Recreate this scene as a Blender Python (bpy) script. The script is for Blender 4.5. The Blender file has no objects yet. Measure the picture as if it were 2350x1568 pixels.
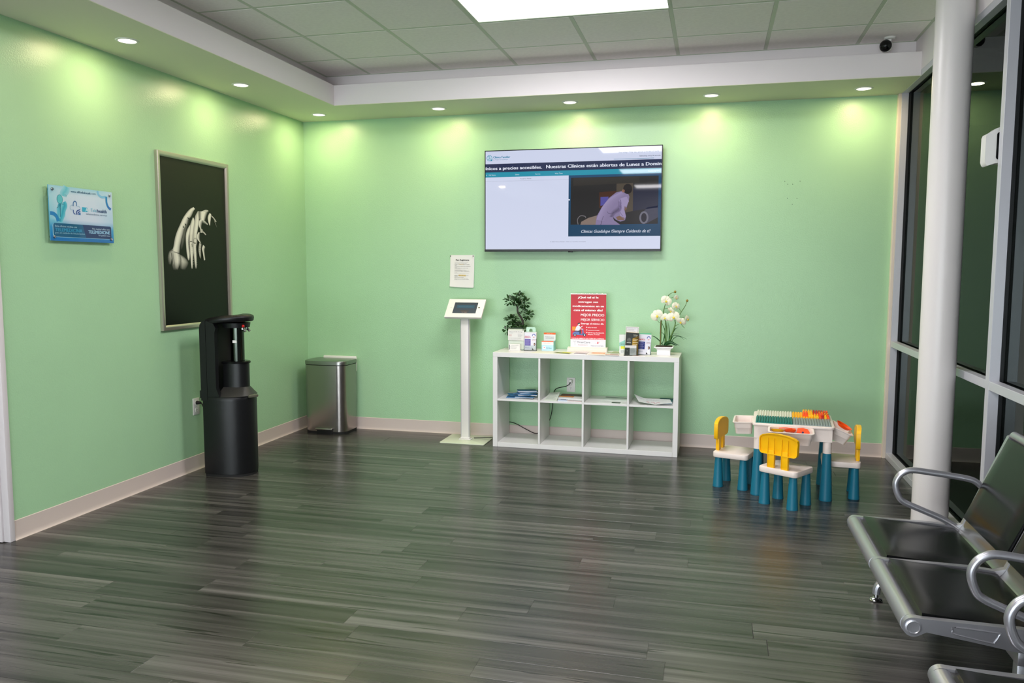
import bpy, bmesh, math, random
import numpy as np
from mathutils import Vector, Matrix, Euler
random.seed(7)
PI = math.pi
SC = bpy.context.scene
COL = SC.collection

# ---------------------------------------------------------------- camera, world, lights, exposure
cam_d = bpy.data.cameras.new('camera')
cam = bpy.data.objects.new('camera', cam_d); COL.objects.link(cam); SC.camera = cam
cam_d.sensor_width = 36.0
cam_d.lens = 28.066
cam_d.clip_start = 0.05
def cam_matrix(pitch, yaw, roll, loc):
    fw = Vector((-math.sin(yaw)*math.cos(pitch), math.cos(yaw)*math.cos(pitch), math.sin(pitch)))
    r = Vector((math.cos(yaw), math.sin(yaw), 0)); u = r.cross(fw)
    r2 = r*math.cos(roll)+u*math.sin(roll); u2 = -r*math.sin(roll)+u*math.cos(roll)
    m = Matrix((r2, u2, -fw)).transposed().to_4x4(); m.translation = loc
    return m
cam.matrix_world = cam_matrix(-0.091627, 0.245815, 0.002394, (0, 0, 1.4428))

w = bpy.data.worlds.new('world'); SC.world = w; w.use_nodes = True
w.node_tree.nodes['Background'].inputs[0].default_value = (0.88, 0.94, 1.0, 1)      # overcast daylight, let in by the unseen window added behind the camera
w.node_tree.nodes['Background'].inputs[1].default_value = 12.0
pd_ = bpy.data.lights.new('daylight_portal', 'AREA'); pd_.shape = 'RECTANGLE'; pd_.size = 5.6; pd_.size_y = 1.62
pd_.cycles.is_portal = True
po = bpy.data.objects.new('daylight_portal', pd_); COL.objects.link(po); po.location = (-2.0, -3.30, 1.01); po.rotation_euler = (math.pi/2, 0, 0)
SC.view_settings.view_transform = 'Standard'
SC.view_settings.look = 'None'
SC.view_settings.exposure = 0.0
SC.view_settings.gamma = 1.0
SC.view_settings.use_curve_mapping = False
try:
    SC.cycles.use_denoising = True
    SC.cycles.max_bounces = 9
    SC.cycles.use_adaptive_sampling = True
    SC.cycles.adaptive_threshold = 0.03
    SC.cycles.diffuse_bounces = 5
    SC.cycles.sample_clamp_indirect = 8.0
    SC.cycles.use_light_tree = True
except Exception: pass

PANEL_W = 54.0       # each ceiling panel, watts
SPOT_W = 4.8         # each recessed downlight, watts
PANEL_COL = (1.0, 0.965, 1.0)
SPOT_COL = (1.0, 0.80, 0.46)
PANELS = [(-1.50, 4.43), (-1.50, 1.99), (-1.50, -0.45), (-1.50, -2.89)]
SPOTS = [(-3.25, 6.26), (-2.185, 6.25), (-1.11, 6.25), (-0.045, 6.25), (1.01, 6.27),
         (-3.262, 5.13), (-3.262, 4.0), (-3.262, 2.87), (-3.262, 1.74), (-3.262, 0.61)]

# ---------------------------------------------------------------- colour and material helpers
def s2l(c): return c/12.92 if c <= 0.04045 else ((c+0.055)/1.055)**2.4
def C(r, g=None, b=None):
    if g is None and isinstance(r, str):
        r = r.lstrip('#'); r, g, b = int(r[0:2], 16), int(r[2:4], 16), int(r[4:6], 16)
    return (s2l(r/255), s2l(g/255), s2l(b/255), 1.0)
def mat(name, color, rough=0.5, metal=0.0, spec=0.5, coat=0.0, bump=None, var=None, emit=None, alpha=None, trans=0.0, ior=1.45, coat_rough=0.05, aniso=0.0):
    m = bpy.data.materials.new(name); m.use_nodes = True
    nt = m.node_tree; b = nt.nodes['Principled BSDF']
    b.inputs['Base Color'].default_value = color
    b.inputs['Roughness'].default_value = rough
    b.inputs['Metallic'].default_value = metal
    b.inputs['Specular IOR Level'].default_value = spec
    b.inputs['Coat Weight'].default_value = coat
    b.inputs['Coat Roughness'].default_value = coat_rough
    b.inputs['Transmission Weight'].default_value = trans
    b.inputs['IOR'].default_value = ior
    if emit:
        b.inputs['Emission Color'].default_value = emit[0]; b.inputs['Emission Strength'].default_value = emit[1]
    if alpha is not None: b.inputs['Alpha'].default_value = alpha
    tc = None
    if bump or var:
        tc = nt.nodes.new('ShaderNodeTexCoord')
    if bump:
        sc, dist = bump[0], bump[1]
        n = nt.nodes.new('ShaderNodeTexNoise'); n.inputs['Scale'].default_value = sc; n.inputs['Detail'].default_value = 3
        mp = nt.nodes.new('ShaderNodeMapping')
        if len(bump) > 2: mp.inputs['Scale'].default_value = bump[2]
        nt.links.new(tc.outputs['Object'], mp.inputs[0]); nt.links.new(mp.outputs[0], n.inputs['Vector'])
        bp = nt.nodes.new('ShaderNodeBump'); bp.inputs['Distance'].default_value = dist; bp.inputs['Strength'].default_value = 1.0
        nt.links.new(n.outputs['Fac'], bp.inputs['Height']); nt.links.new(bp.outputs[0], b.inputs['Normal'])
    if var:
        sc, amt = var
        n = nt.nodes.new('ShaderNodeTexNoise'); n.inputs['Scale'].default_value = sc; n.inputs['Detail'].default_value = 4
        nt.links.new(tc.outputs['Object'], n.inputs['Vector'])
        mr = nt.nodes.new('ShaderNodeMapRange'); mr.inputs['From Min'].default_value = 0.3; mr.inputs['From Max'].default_value = 0.7
        mr.inputs['To Min'].default_value = 1-amt; mr.inputs['To Max'].default_value = 1+amt
        nt.links.new(n.outputs['Fac'], mr.inputs['Value'])
        hs = nt.nodes.new('ShaderNodeHueSaturation'); hs.inputs['Color'].default_value = color
        nt.links.new(mr.outputs[0], hs.inputs['Value']); nt.links.new(hs.outputs[0], b.inputs['Base Color'])
    return m
def vcol_mat(name, rough=0.5, spec=0.4, coat=0.0, emit=0.0, coat_rough=0.03):
    m = bpy.data.materials.new(name); m.use_nodes = True
    nt = m.node_tree; b = nt.nodes['Principled BSDF']
    a = nt.nodes.new('ShaderNodeVertexColor'); a.layer_name = 'Col'
    b.inputs['Roughness'].default_value = rough; b.inputs['Specular IOR Level'].default_value = spec
    b.inputs['Coat Weight'].default_value = coat; b.inputs['Coat Roughness'].default_value = coat_rough
    if emit:
        b.inputs['Base Color'].default_value = (0.01, 0.01, 0.01, 1)
        nt.links.new(a.outputs['Color'], b.inputs['Emission Color']); b.inputs['Emission Strength'].default_value = emit
    else:
        nt.links.new(a.outputs['Color'], b.inputs['Base Color'])
    return m

M = {}
M['green'] = mat('green_wall_paint', (0.365, 0.60, 0.36, 1), rough=0.30, spec=0.5, bump=(130, 0.0012), var=(1.3, 0.03))
M['soffit_cream'] = mat('cream_soffit_paint', (0.72, 0.72, 0.56, 1), rough=0.6, spec=0.3)  # cream-white paint of the soffit underside
M['white_paint'] = mat('white_fascia_paint', C(232, 225, 226), rough=0.65, spec=0.3)
M['grey_wall'] = mat('off_white_wall_paint', C(205, 203, 205), rough=0.6, spec=0.3)
M['tile'] = mat('ceiling_tile', C(240, 236, 232), rough=0.9, spec=0.1, bump=(180, 0.0008), var=(40, 0.03))
M['tbar'] = mat('ceiling_grid_metal', C(196, 204, 186), rough=0.6, spec=0.3)
M['base'] = mat('beige_vinyl_base', C(201, 187, 180), rough=0.45, spec=0.4)
M['jamb'] = mat('cream_jamb', C(226, 212, 196), rough=0.5)
M['door_white'] = mat('white_door_trim', C(214, 208, 210), rough=0.45)
M['alu'] = mat('anodised_frame', C(205, 205, 212), rough=0.38, metal=0.35, spec=0.5)
M['gasket'] = mat('black_gasket', C(20, 22, 24), rough=0.45)
M['col'] = mat('column_gloss_white', C(219, 214, 212), rough=0.32, spec=0.4, coat=0.0, bump=(6, 0.002))
M['lamp'] = mat('panel_diffuser', (0.8, 0.8, 0.8, 1), emit=((1, 1, 1, 1), 1.6))
M['spotlens'] = mat('downlight_lens', (0.8, 0.8, 0.8, 1), emit=((1.0, 0.9, 0.72, 1), 3.0))
M['white_metal'] = mat('white_powder_coat', C(226, 222, 218), rough=0.35, spec=0.5)
M['white_lam'] = mat('white_laminate', C(226, 224, 222), rough=0.3, spec=0.5)
M['white_plastic'] = mat('white_plastic', C(225, 224, 220), rough=0.35, spec=0.5)
M['ivory_plastic'] = mat('ivory_plastic', C(232, 218, 210), rough=0.38, spec=0.5)
M['teal_plastic'] = mat('teal_plastic', C(22, 108, 132), rough=0.42, spec=0.45)
M['yellow_plastic'] = mat('yellow_plastic', C(248, 188, 12), rough=0.35, spec=0.5)
M['orange_plastic'] = mat('orange_plastic', C(250, 84, 20), rough=0.3, spec=0.5)
M['red_plastic'] = mat('red_plastic', C(190, 12, 10), rough=0.3, spec=0.5)
M['grey_plastic'] = mat('grey_plastic', C(140, 152, 148), rough=0.4)
M['green_plastic'] = mat('green_plate_plastic', C(32, 118, 108), rough=0.4)
M['cream_plastic'] = mat('cream_plate_plastic', C(222, 222, 205), rough=0.4)
M['navy_plastic'] = mat('navy_plastic', C(24, 30, 90), rough=0.4)
M['black_plastic'] = mat('black_plastic', C(15, 16, 18), rough=0.38, spec=0.4)
M['black_gloss'] = mat('black_gloss', C(12, 13, 14), rough=0.25, spec=0.35)
M['black_rubber'] = mat('black_rubber', C(18, 18, 18), rough=0.7)
M['chrome'] = mat('chrome', C(190, 190, 190), rough=0.12, metal=1.0)
M['dark_chrome'] = mat('dark_steel_tube', C(66, 72, 66), rough=0.16, metal=1.0)
M['steel'] = mat('brushed_steel', C(166, 160, 156), rough=0.24, metal=1.0, bump=(60, 0.00015, (1, 1, 0.02)))
M['steel_lid'] = mat('steel_lid', C(150, 150, 146), rough=0.3, metal=1.0)
M['bench_alu'] = mat('bench_silver_paint', C(172, 172, 178), rough=0.3, metal=0.75, spec=0.5)
M['shell_alu'] = mat('brushed_seat_shell', C(140, 138, 134), rough=0.24, metal=0.9)
M['bench_pad'] = mat('black_vinyl_pad', C(14, 15, 15), rough=0.22, spec=0.24, bump=(300, 0.0001))
M['frame_silver'] = mat('silver_picture_frame', C(186, 180, 168), rough=0.3, metal=0.8)
M['soil'] = mat('dark_bark_soil', C(52, 38, 28), rough=0.9, bump=(80, 0.004))
M['bark'] = mat('bonsai_bark', C(62, 58, 50), rough=0.8, bump=(60, 0.002))
M['leaf'] = mat('bonsai_leaf', C(34, 66, 26), rough=0.35, spec=0.5, var=(30, 0.35))
M['orchid_leaf'] = mat('orchid_leaf', C(38, 84, 42), rough=0.4, var=(20, 0.25))
M['orchid_stem'] = mat('orchid_stem', C(84, 120, 52), rough=0.5, var=(30, 0.2))
M['orchid_brown'] = mat('orchid_stake', C(104, 84, 40), rough=0.6)
M['petal'] = mat('orchid_petal', C(244, 242, 218), rough=0.5, spec=0.3)
M['petal_yellow'] = mat('orchid_lip', C(228, 204, 62), rough=0.5)
M['bud'] = mat('orchid_bud', C(140, 118, 40), rough=0.5)
M['pot_white'] = mat('glazed_white_pot', C(238, 236, 238), rough=0.18, spec=0.5)
M['paper'] = mat('paper', C(228, 226, 222), rough=0.7, spec=0.2)
M['acrylic_edge'] = mat('frosted_acrylic', C(205, 222, 205), rough=0.25, trans=0.5, ior=1.3)
M['print'] = vcol_mat('printed_ink', rough=0.5, spec=0.3)
M['print_gloss'] = vcol_mat('glossy_print', rough=0.35, spec=0.4, coat=0.6, coat_rough=0.04)
M['print_sheen'] = vcol_mat('poster_print', rough=0.4, spec=0.22)
M['print_vinyl'] = vcol_mat('banner_vinyl_print', rough=0.4, spec=0.3)
M['screen'] = vcol_mat('lit_screen', rough=0.03, spec=0.3, emit=0.96)
M['tablet_screen'] = vcol_mat('tablet_screen', rough=0.08, spec=0.5, emit=0.8)
M['black_ball'] = mat('black_camera_ball', C(10, 11, 12), rough=0.15)

def glass_mat():
    m = bpy.data.materials.new('window_glass'); m.use_nodes = True
    nt = m.node_tree; nt.nodes.remove(nt.nodes['Principled BSDF'])
    out = nt.nodes['Material Output']
    g = nt.nodes.new('ShaderNodeBsdfGlass'); g.inputs['IOR'].default_value = 1.52; g.inputs['Roughness'].default_value = 0.0
    g.inputs['Color'].default_value = (0.36, 0.40, 0.38, 1)
    nt.links.new(g.outputs[0], out.inputs[0])
    return m
M['glass'] = glass_mat()
def thin_glass():
    m = bpy.data.materials.new('thin_glass'); m.use_nodes = True
    nt = m.node_tree; nt.nodes.remove(nt.nodes['Principled BSDF']); out = nt.nodes['Material Output']
    tr = nt.nodes.new('ShaderNodeBsdfTransparent'); tr.inputs[0].default_value = (0.95, 0.97, 0.96, 1)
    gl = nt.nodes.new('ShaderNodeBsdfGlossy'); gl.inputs['Roughness'].default_value = 0.0
    fr = nt.nodes.new('ShaderNodeFresnel'); fr.inputs[0].default_value = 1.5; mx = nt.nodes.new('ShaderNodeMixShader')
    nt.links.new(fr.outputs[0], mx.inputs[0]); nt.links.new(tr.outputs[0], mx.inputs[1]); nt.links.new(gl.outputs[0], mx.inputs[2]); nt.links.new(mx.outputs[0], out.inputs[0])
    return m
M['thin_glass'] = thin_glass(); M['acrylic'] = M['thin_glass']

def plank_mat(name, individual=True):
    m = bpy.data.materials.new(name); m.use_nodes = True
    nt = m.node_tree; N = nt.nodes.new; L = nt.links.new
    b = nt.nodes['Principled BSDF']
    tc = N('ShaderNodeTexCoord'); oi = N('ShaderNodeObjectInfo')
    off = N('ShaderNodeVectorMath'); off.operation = 'MULTIPLY_ADD'
    cmb = N('ShaderNodeCombineXYZ')
    for i in range(3): L(oi.outputs['Random'], cmb.inputs[i])
    L(cmb.outputs[0], off.inputs[0]); off.inputs[1].default_value = (37.0, 91.0, 13.0)
    L(tc.outputs['Object'], off.inputs[2])
    def noise(scale, detail, dist=0.0):
        mp = N('ShaderNodeMapping'); mp.inputs['Scale'].default_value = scale
        L(off.outputs[0], mp.inputs[0])
        n = N('ShaderNodeTexNoise'); n.inputs['Scale'].default_value = 1.0; n.inputs['Detail'].default_value = detail
        n.inputs['Distortion'].default_value = dist
        L(mp.outputs[0], n.inputs['Vector']); return n
    bands = noise((0.5, 21, 1), 2.2, 0.25)
    fine = noise((3.5, 210, 1), 3, 0.2)
    knots = noise((2.2, 48, 1), 1.5, 0.4)
    r1 = N('ShaderNodeValToRGB'); e = r1.color_ramp.elements
    e[0].position = 0.30; e[0].color = (0.020, 0.0185, 0.018, 1)
    e[1].position = 0.70; e[1].color = (0.100, 0.093, 0.088, 1)
    mid = r1.color_ramp.elements.new(0.5); mid.color = (0.054, 0.0505, 0.047, 1)
    L(bands.outputs['Fac'], r1.inputs[0])
    mr = N('ShaderNodeMapRange'); mr.inputs['From Min'].default_value = 0.3; mr.inputs['From Max'].default_value = 0.7
    mr.inputs['To Min'].default_value = 0.86; mr.inputs['To Max'].default_value = 1.14
    L(fine.outputs['Fac'], mr.inputs['Value'])
    rr = N('ShaderNodeMapRange'); rr.inputs['To Min'].default_value = 0.62; rr.inputs['To Max'].default_value = 1.34
    L(oi.outputs['Random'], rr.inputs['Value'])
    kn = N('ShaderNodeMapRange'); kn.inputs['From Min'].default_value = 0.635; kn.inputs['From Max'].default_value = 0.69
    kn.inputs['To Min'].default_value = 1.0; kn.inputs['To Max'].default_value = 0.22
    L(knots.outputs['Fac'], kn.inputs['Value'])
    p1 = N('ShaderNodeMath'); p1.operation = 'MULTIPLY'; L(mr.outputs[0], p1.inputs[0]); L(rr.outputs[0], p1.inputs[1])
    p2 = N('ShaderNodeMath'); p2.operation = 'MULTIPLY'; L(p1.outputs[0], p2.inputs[0]); L(kn.outputs[0], p2.inputs[1])
    vm = N('ShaderNodeVectorMath'); vm.operation = 'SCALE'; L(r1.outputs[0], vm.inputs[0]); L(p2.outputs[0], vm.inputs['Scale'])
    L(vm.outputs[0], b.inputs['Base Color'])
    b.inputs['Roughness'].default_value = 0.27; b.inputs['Specular IOR Level'].default_value = 0.5
    bp = N('ShaderNodeBump'); bp.inputs['Distance'].default_value = 0.0003; L(fine.outputs['Fac'], bp.inputs['Height'])
    L(bp.outputs[0], b.inputs['Normal'])
    return m
M['plank'] = plank_mat('grey_vinyl_plank')

# ---------------------------------------------------------------- mesh helpers
def link(name, me, m=None, parent=None, loc=None, rot=None, smooth=True, angle=35):
    o = bpy.data.objects.new(name, me); COL.objects.link(o)
    if m is not None:
        if isinstance(m, (list, tuple)):
            for k in m: me.materials.append(M[k] if isinstance(k, str) else k)
        else: me.materials.append(M[m] if isinstance(m, str) else m)
    if parent is not None: o.parent = parent
    if loc is not None: o.location = loc
    if rot is not None: o.rotation_euler = rot
    if smooth and len(me.polygons):
        me.polygons.foreach_set('use_smooth', [True]*len(me.polygons))
        try: me.set_sharp_from_angle(angle=math.radians(angle))
        except Exception: pass
    return o
class B:
    """collects simple shapes into one bmesh"""
    def __init__(s): s.bm = bmesh.new()
    def _new(s, n0): return [v for v in s.bm.verts][n0:]
    def box(s, x0, x1, y0, y1, z0, z1, bev=0.0, seg=2, M4=None):
        t = bmesh.new()
        vs = [t.verts.new(p) for p in ((x0,y0,z0),(x1,y0,z0),(x1,y1,z0),(x0,y1,z0),(x0,y0,z1),(x1,y0,z1),(x1,y1,z1),(x0,y1,z1))]
        for f in ((3,2,1,0),(4,5,6,7),(0,1,5,4),(1,2,6,5),(2,3,7,6),(3,0,4,7)): t.faces.new([vs[i] for i in f])
        if bev: bmesh.ops.bevel(t, geom=list(t.edges), offset=bev, segments=seg, profile=0.5, affect='EDGES')
        return s.add(t, M4)
    def add(s, t, M4=None):
        if M4 is not None: bmesh.ops.transform(t, matrix=M4, verts=t.verts)
        me = bpy.data.meshes.new('tmp'); t.to_mesh(me); t.free(); s.bm.from_mesh(me); bpy.data.meshes.remove(me)
        return s
    def rbox(s, x0, x1, y0, y1, z0, z1, r, bev=0.0, n=6, taper=1.0, M4=None):
        """plan-rounded box; taper scales the bottom outline; optional small bevel of top/bottom rims"""
        cx, cy = (x0+x1)/2, (y0+y1)/2
        def ring(rad_in, z, sc=1.0):
            pts = []
            for (sx, sy, a0) in ((1,1,0),(-1,1,90),(-1,-1,180),(1,-1,270)):
                for k in range(n+1):
                    a = math.radians(a0+90*k/n)
                    rr = max(r-rad_in, 0.0005)
                    px = cx+sx*((x1-x0)/2-r)+rr*math.cos(a); py = cy+sy*((y1-y0)/2-r)+rr*math.sin(a)
                    pts.append((cx+(px-cx)*sc, cy+(py-cy)*sc, z))
            return pts
        rings = []
        def tp(z): return taper+(1-taper)*((z-z0)/(z1-z0))
        if bev:
            rings += [ring(bev, z0, tp(z0)), ring(bev*0.3, z0+bev*0.3, tp(z0)), ring(0, z0+bev, tp(z0+bev)), ring(0, z1-bev, tp(z1-bev)), ring(bev*0.3, z1-bev*0.3, tp(z1)), ring(bev, z1, tp(z1))]
        else: rings += [ring(0, z0, tp(z0)), ring(0, z1, tp(z1))]
        return s.loft(rings, M4=M4)
    def loft(s, rings, cap=True, closed=False, M4=None):
        t = bmesh.new(); R = [[t.verts.new(p) for p in r] for r in rings]; n = len(rings[0])
        K = len(R) if closed else len(R)-1
        for i in range(K):
            a, b2 = R[i], R[(i+1) % len(R)]
            for k in range(n):
                try: t.faces.new((a[k], a[(k+1)%n], b2[(k+1)%n], b2[k]))
                except ValueError: pass
        if cap and not closed:
            t.faces.new(R[0][::-1]); t.faces.new(R[-1])
        bmesh.ops.recalc_face_normals(t, faces=t.faces)
        return s.add(t, M4)
    def lathe(s, prof, seg=24, cx=0, cy=0, cap=True, M4=None):
        rings = [[(cx+r*math.cos(2*PI*k/seg), cy+r*math.sin(2*PI*k/seg), z) for k in range(seg)] for r, z in prof]
        return s.loft(rings, cap, M4=M4)
    def cyl(s, r, z0, z1, cx=0, cy=0, seg=20, r2=None, M4=None):
        return s.lathe([(r, z0), (r2 if r2 is not None else r, z1)], seg, cx, cy, M4=M4)
    def prism(s, pts, axis, a, b2, M4=None):
        """polygon pts in the two other axes, extruded along axis from a to b2"""
        def P(p, v):
            if axis == 'y': return (p[0], v, p[1])
            if axis == 'x': return (v, p[0], p[1])
            return (p[0], p[1], v)
        t = bmesh.new(); A = [t.verts.new(P(p, a)) for p in pts]; Bv = [t.verts.new(P(p, b2)) for p in pts]; n = len(pts)
        t.faces.new(A); t.faces.new(Bv[::-1])
        for k in range(n): t.faces.new((A[k], Bv[k], Bv[(k+1)%n], A[(k+1)%n]))
        bmesh.ops.recalc_face_normals(t, faces=t.faces)
        return s.add(t, M4)
    def tube(s, pts, r, seg=10, sm=0, closed=False, ry=None):
        pts = [Vector(p) for p in pts]
        rad = r if isinstance(r, (list, tuple)) else [r]*len(pts)
        if sm:
            np_, nr = [], []
            n = len(pts); rng = n if closed else n-1
            for i in range(rng):
                p0 = pts[(i-1) % n] if (closed or i > 0) else pts[0]
                p1, p2 = pts[i], pts[(i+1) % n]
                p3 = pts[(i+2) % n] if (closed or i+2 < n) else pts[-1]
                for k in range(sm):
                    t = k/sm
                    np_.append(0.5*((2*p1)+(-p0+p2)*t+(2*p0-5*p1+4*p2-p3)*t*t+(-p0+3*p1-3*p2+p3)*t**3))
                    nr.append(rad[i]*(1-t)+rad[(i+1) % n]*t)
            if not closed: np_.append(pts[-1]); nr.append(rad[-1])
            pts, rad = np_, nr
        rings = []; up = None; n = len(pts)
        for i, p in enumerate(pts):
            if closed: d = (pts[(i+1) % n]-pts[(i-1) % n])
            else: d = (pts[min(i+1, n-1)]-pts[max(i-1, 0)])
            if d.length < 1e-9: d = Vector((0, 0, 1))
            d.normalize()
            if up is None:
                up = Vector((0, 0, 1)) if abs(d.z) < 0.9 else Vector((1, 0, 0))
            side = d.cross(up); 
            if side.length < 1e-6: side = d.cross(Vector((0, 1, 0)))
            side.normalize(); up2 = side.cross(d).normalized(); up = up2
            a, b2 = rad[i], (ry if ry else rad[i])
            rings.append([tuple(p+side*a*math.cos(2*PI*k/seg)+up2*b2*math.sin(2*PI*k/seg)) for k in range(seg)])
        return s.loft(rings, cap=not closed, closed=closed)
    def ball(s, c, r, seg=14, sz=1.0, M4=None):
        prof = []
        k2 = seg//2
        for k in range(k2+1):
            a = -PI/2+PI*k/k2; prof.append((max(r*math.cos(a), 0.0002), c[2]+r*sz*math.sin(a)))
        return s.lathe(prof, seg, c[0], c[1], M4=M4)
    def quadmesh(s, grid, thick=None):
        t = bmesh.new(); R = [[t.verts.new(p) for p in r] for r in grid]
        for i in range(len(R)-1):
            for k in range(len(R[0])-1): t.faces.new((R[i][k], R[i][k+1], R[i+1][k+1], R[i+1][k]))
        if thick:
            bmesh.ops.recalc_face_normals(t, faces=t.faces)
            bmesh.ops.solidify(t, geom=list(t.faces), thickness=thick)
        return s.add(t)
    def obj(s, name, m, parent=None, loc=None, rot=None, smooth=True, angle=35):
        me = bpy.data.meshes.new(name); s.bm.to_mesh(me); s.bm.free()
        return link(name, me, m, parent, loc, rot, smooth, angle)
def tag(o, label=None, cat=None, group=None, kind=None):
    if label: o['label'] = label
    if cat: o['category'] = cat
    if group: o['group'] = group
    if kind: o['kind'] = kind
    return o
def thing(name, label, cat, loc=(0,0,0), rz=0, group=None, rot=None):
    o = bpy.data.objects.new(name, None); COL.objects.link(o); o.empty_display_size = 0.1
    o.location = loc; o.rotation_euler = rot if rot else (0, 0, rz)
    return tag(o, label, cat, group)
def struct(name, label=None):
    o = bpy.data.objects.new(name, None); COL.objects.link(o)
    o['kind'] = 'structure'
    if label: o['label'] = label; 
    return o
def dup(o, parent=None):
    c = o.copy(); COL.objects.link(c)
    if parent is not None: c.parent = parent
    for ch in list(o.children): dup(ch, c)
    return c

# ---------------------------------------------------------------- flat print helper
def homog(src, dst):
    A = []; bb = []
    for (x, y), (u, v) in zip(src, dst):
        A.append([x, y, 1, 0, 0, 0, -u*x, -u*y]); bb.append(u)
        A.append([0, 0, 0, x, y, 1, -v*x, -v*y]); bb.append(v)
    h = np.linalg.solve(np.array(A, float), np.array(bb, float))
    def f(x, y):
        d = h[6]*x+h[7]*y+1
        return ((h[0]*x+h[1]*y+h[2])/d, (h[3]*x+h[4]*y+h[5])/d)
    return f
_tc = {}
def text_geo(s, bold, shear):
    key = (s, bold, shear)
    if key in _tc: return _tc[key]
    cu = bpy.data.curves.new('t', 'FONT'); cu.body = s; cu.size = 1.0; cu.offset = bold; cu.shear = shear
    cu.resolution_u = 2; cu.fill_mode = 'FRONT'
    o = bpy.data.objects.new('t', cu); COL.objects.link(o)
    dg = bpy.context.evaluated_depsgraph_get(); dg.update()
    me = bpy.data.meshes.new_from_object(o.evaluated_get(dg), depsgraph=dg)
    V = [(v.co.x, v.co.y) for v in me.vertices]; F = [tuple(p.vertices) for p in me.polygons]
    bpy.data.objects.remove(o); bpy.data.curves.remove(cu); bpy.data.meshes.remove(me)
    if not V: V = [(0, 0), (1, 0), (0, 1)]; F = []
    xs = [v[0] for v in V]
    _tc[key] = (V, F, min(xs), max(xs)); return _tc[key]
class Art:
    """flat print in a local x (right) / y (up) plane, metres; layers lie 0.15 mm apart"""
    def __init__(s, W, H, step=0.00015): s.W, s.H, s.V, s.F, s.K, s.step, s.l = W, H, [], [], [], step, 0
    def _p(s, u, v): return (u*s.W, (1-v)*s.H)         # u right, v down, 0..1
    def _add(s, pts, faces, cols):
        n = len(s.V); z = s.step*s.l
        s.V += [(p[0], p[1], z) for p in pts]
        for f in faces: s.F.append(tuple(n+i for i in f)); s.K.append([cols[i] for i in f])
    def layer(s, l): s.l = l; return s
    def up(s): s.l += 1; return s
    def rect(s, u0, v0, u1, v1, c, c2=None):
        P = [s._p(u0, v1), s._p(u1, v1), s._p(u1, v0), s._p(u0, v0)]; c2 = c2 or c
        s._add(P, [(0, 1, 2, 3)], [c2, c2, c, c]); return s
    def poly(s, uv, c):
        P = [s._p(*q) for q in uv]
        t = bmesh.new(); vs = [t.verts.new((p[0], p[1], 0)) for p in P]
        try: t.faces.new(vs)
        except ValueError: t.free(); return s
        bmesh.ops.triangulate(t, faces=t.faces); t.verts.index_update()
        s._add(P, [tuple(v.index for v in f.verts) for f in t.faces], [c]*len(P)); t.free(); return s
    def grad(s, uv, cols):
        P = [s._p(*q) for q in uv]; s._add(P, [tuple(range(len(P)))], cols); return s
    def disc(s, u, v, r, c, n=20, ry=None, c2=None, a0=0, a1=360):
        cx, cy = s._p(u, v); ry = ry or r
        P = [(cx, cy)]+[(cx+r*math.cos(math.radians(a0+(a1-a0)*k/n)), cy+ry*math.sin(math.radians(a0+(a1-a0)*k/n))) for k in range(n+1)]
        c2 = c2 or c
        s._add(P, [(0, k+1, k+2) for k in range(n)], [c]+[c2]*(n+1)); return s
    def stroke(s, uv, w, c, c2=None, w2=None):
        P = [Vector(s._p(*q)) for q in uv]; L, n = [], len(P)
        for i, p in enumerate(P):
            d = P[min(i+1, n-1)]-P[max(i-1, 0)]
            d = d.normalized() if d.length > 0 else Vector((1, 0)); nn = Vector((-d.y, d.x))
            ww = w if w2 is None else w+(w2-w)*i/(n-1)
            L += [tuple(p+nn*ww/2), tuple(p-nn*ww/2)]
        cc = []
        for i in range(n):
            t = i/(n-1); k = c if c2 is None else tuple(c[j]*(1-t)+c2[j]*t for j in range(4)); cc += [k, k]
        s._add(L, [(2*i, 2*i+1, 2*i+3, 2*i+2) for i in range(n-1)], cc); return s
    def ribbon(s, uv, ws, cl, cm, cr, bg, cpos=0.5):
        """soft shaded stroke: edges cl / cr, crest cm, feathered ends to bg"""
        P = [Vector(s._p(*q)) for q in uv]; n = len(P); L = []; cc = []
        for i, p in enumerate(P):
            d = P[min(i+1, n-1)]-P[max(i-1, 0)]; d = d.normalized() if d.length > 0 else Vector((1, 0)); nn = Vector((-d.y, d.x))
            wv = ws[i]
            L += [tuple(p-nn*wv/2), tuple(p+nn*wv*(cpos-0.5)), tuple(p+nn*wv/2)]
            cc += [cl, cm, cr] if 0 < i < n-1 else [tuple((cl[j]+bg[j])/2 for j in range(4)), tuple(cm[j]*0.55+bg[j]*0.45 for j in range(4)), tuple((cr[j]+bg[j])/2 for j in range(4))]
        F = []
        for i in range(n-1):
            a = 3*i
            F += [(a, a+1, a+4, a+3), (a+1, a+2, a+5, a+4)]
        s._add(L, F, cc); return s
    def strip(s, Lp, Rp, cols, f0=0.0, f1=0.0, bg=None):
        """band between two outlines, colours blended across it"""
        L = [s._p(*q) for q in bez(Lp, 4)]; Rr = [s._p(*q) for q in bez(Rp, 4)]; m = len(cols)-1; V = []; K = []
        for a_, b_ in zip(L, Rr):
            for k in range(m+1):
                t_ = k/m; V.append((a_[0]*(1-t_)+b_[0]*t_, a_[1]*(1-t_)+b_[1]*t_))
                along = (len(V)-1)//(m+1)/(len(L)-1); f = 1.0
                if f0: f = min(f, along/f0)
                if f1: f = min(f, (1-along)/f1)
                K.append(cols[k] if f >= 1 or bg is None else tuple(bg[i]+(cols[k][i]-bg[i])*f for i in range(3))+(1.0,))
        F = [(i*(m+1)+k, (i+1)*(m+1)+k, (i+1)*(m+1)+k+1, i*(m+1)+k+1) for i in range(len(L)-1) for k in range(m)]
        s._add(V, F, K); return s
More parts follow.
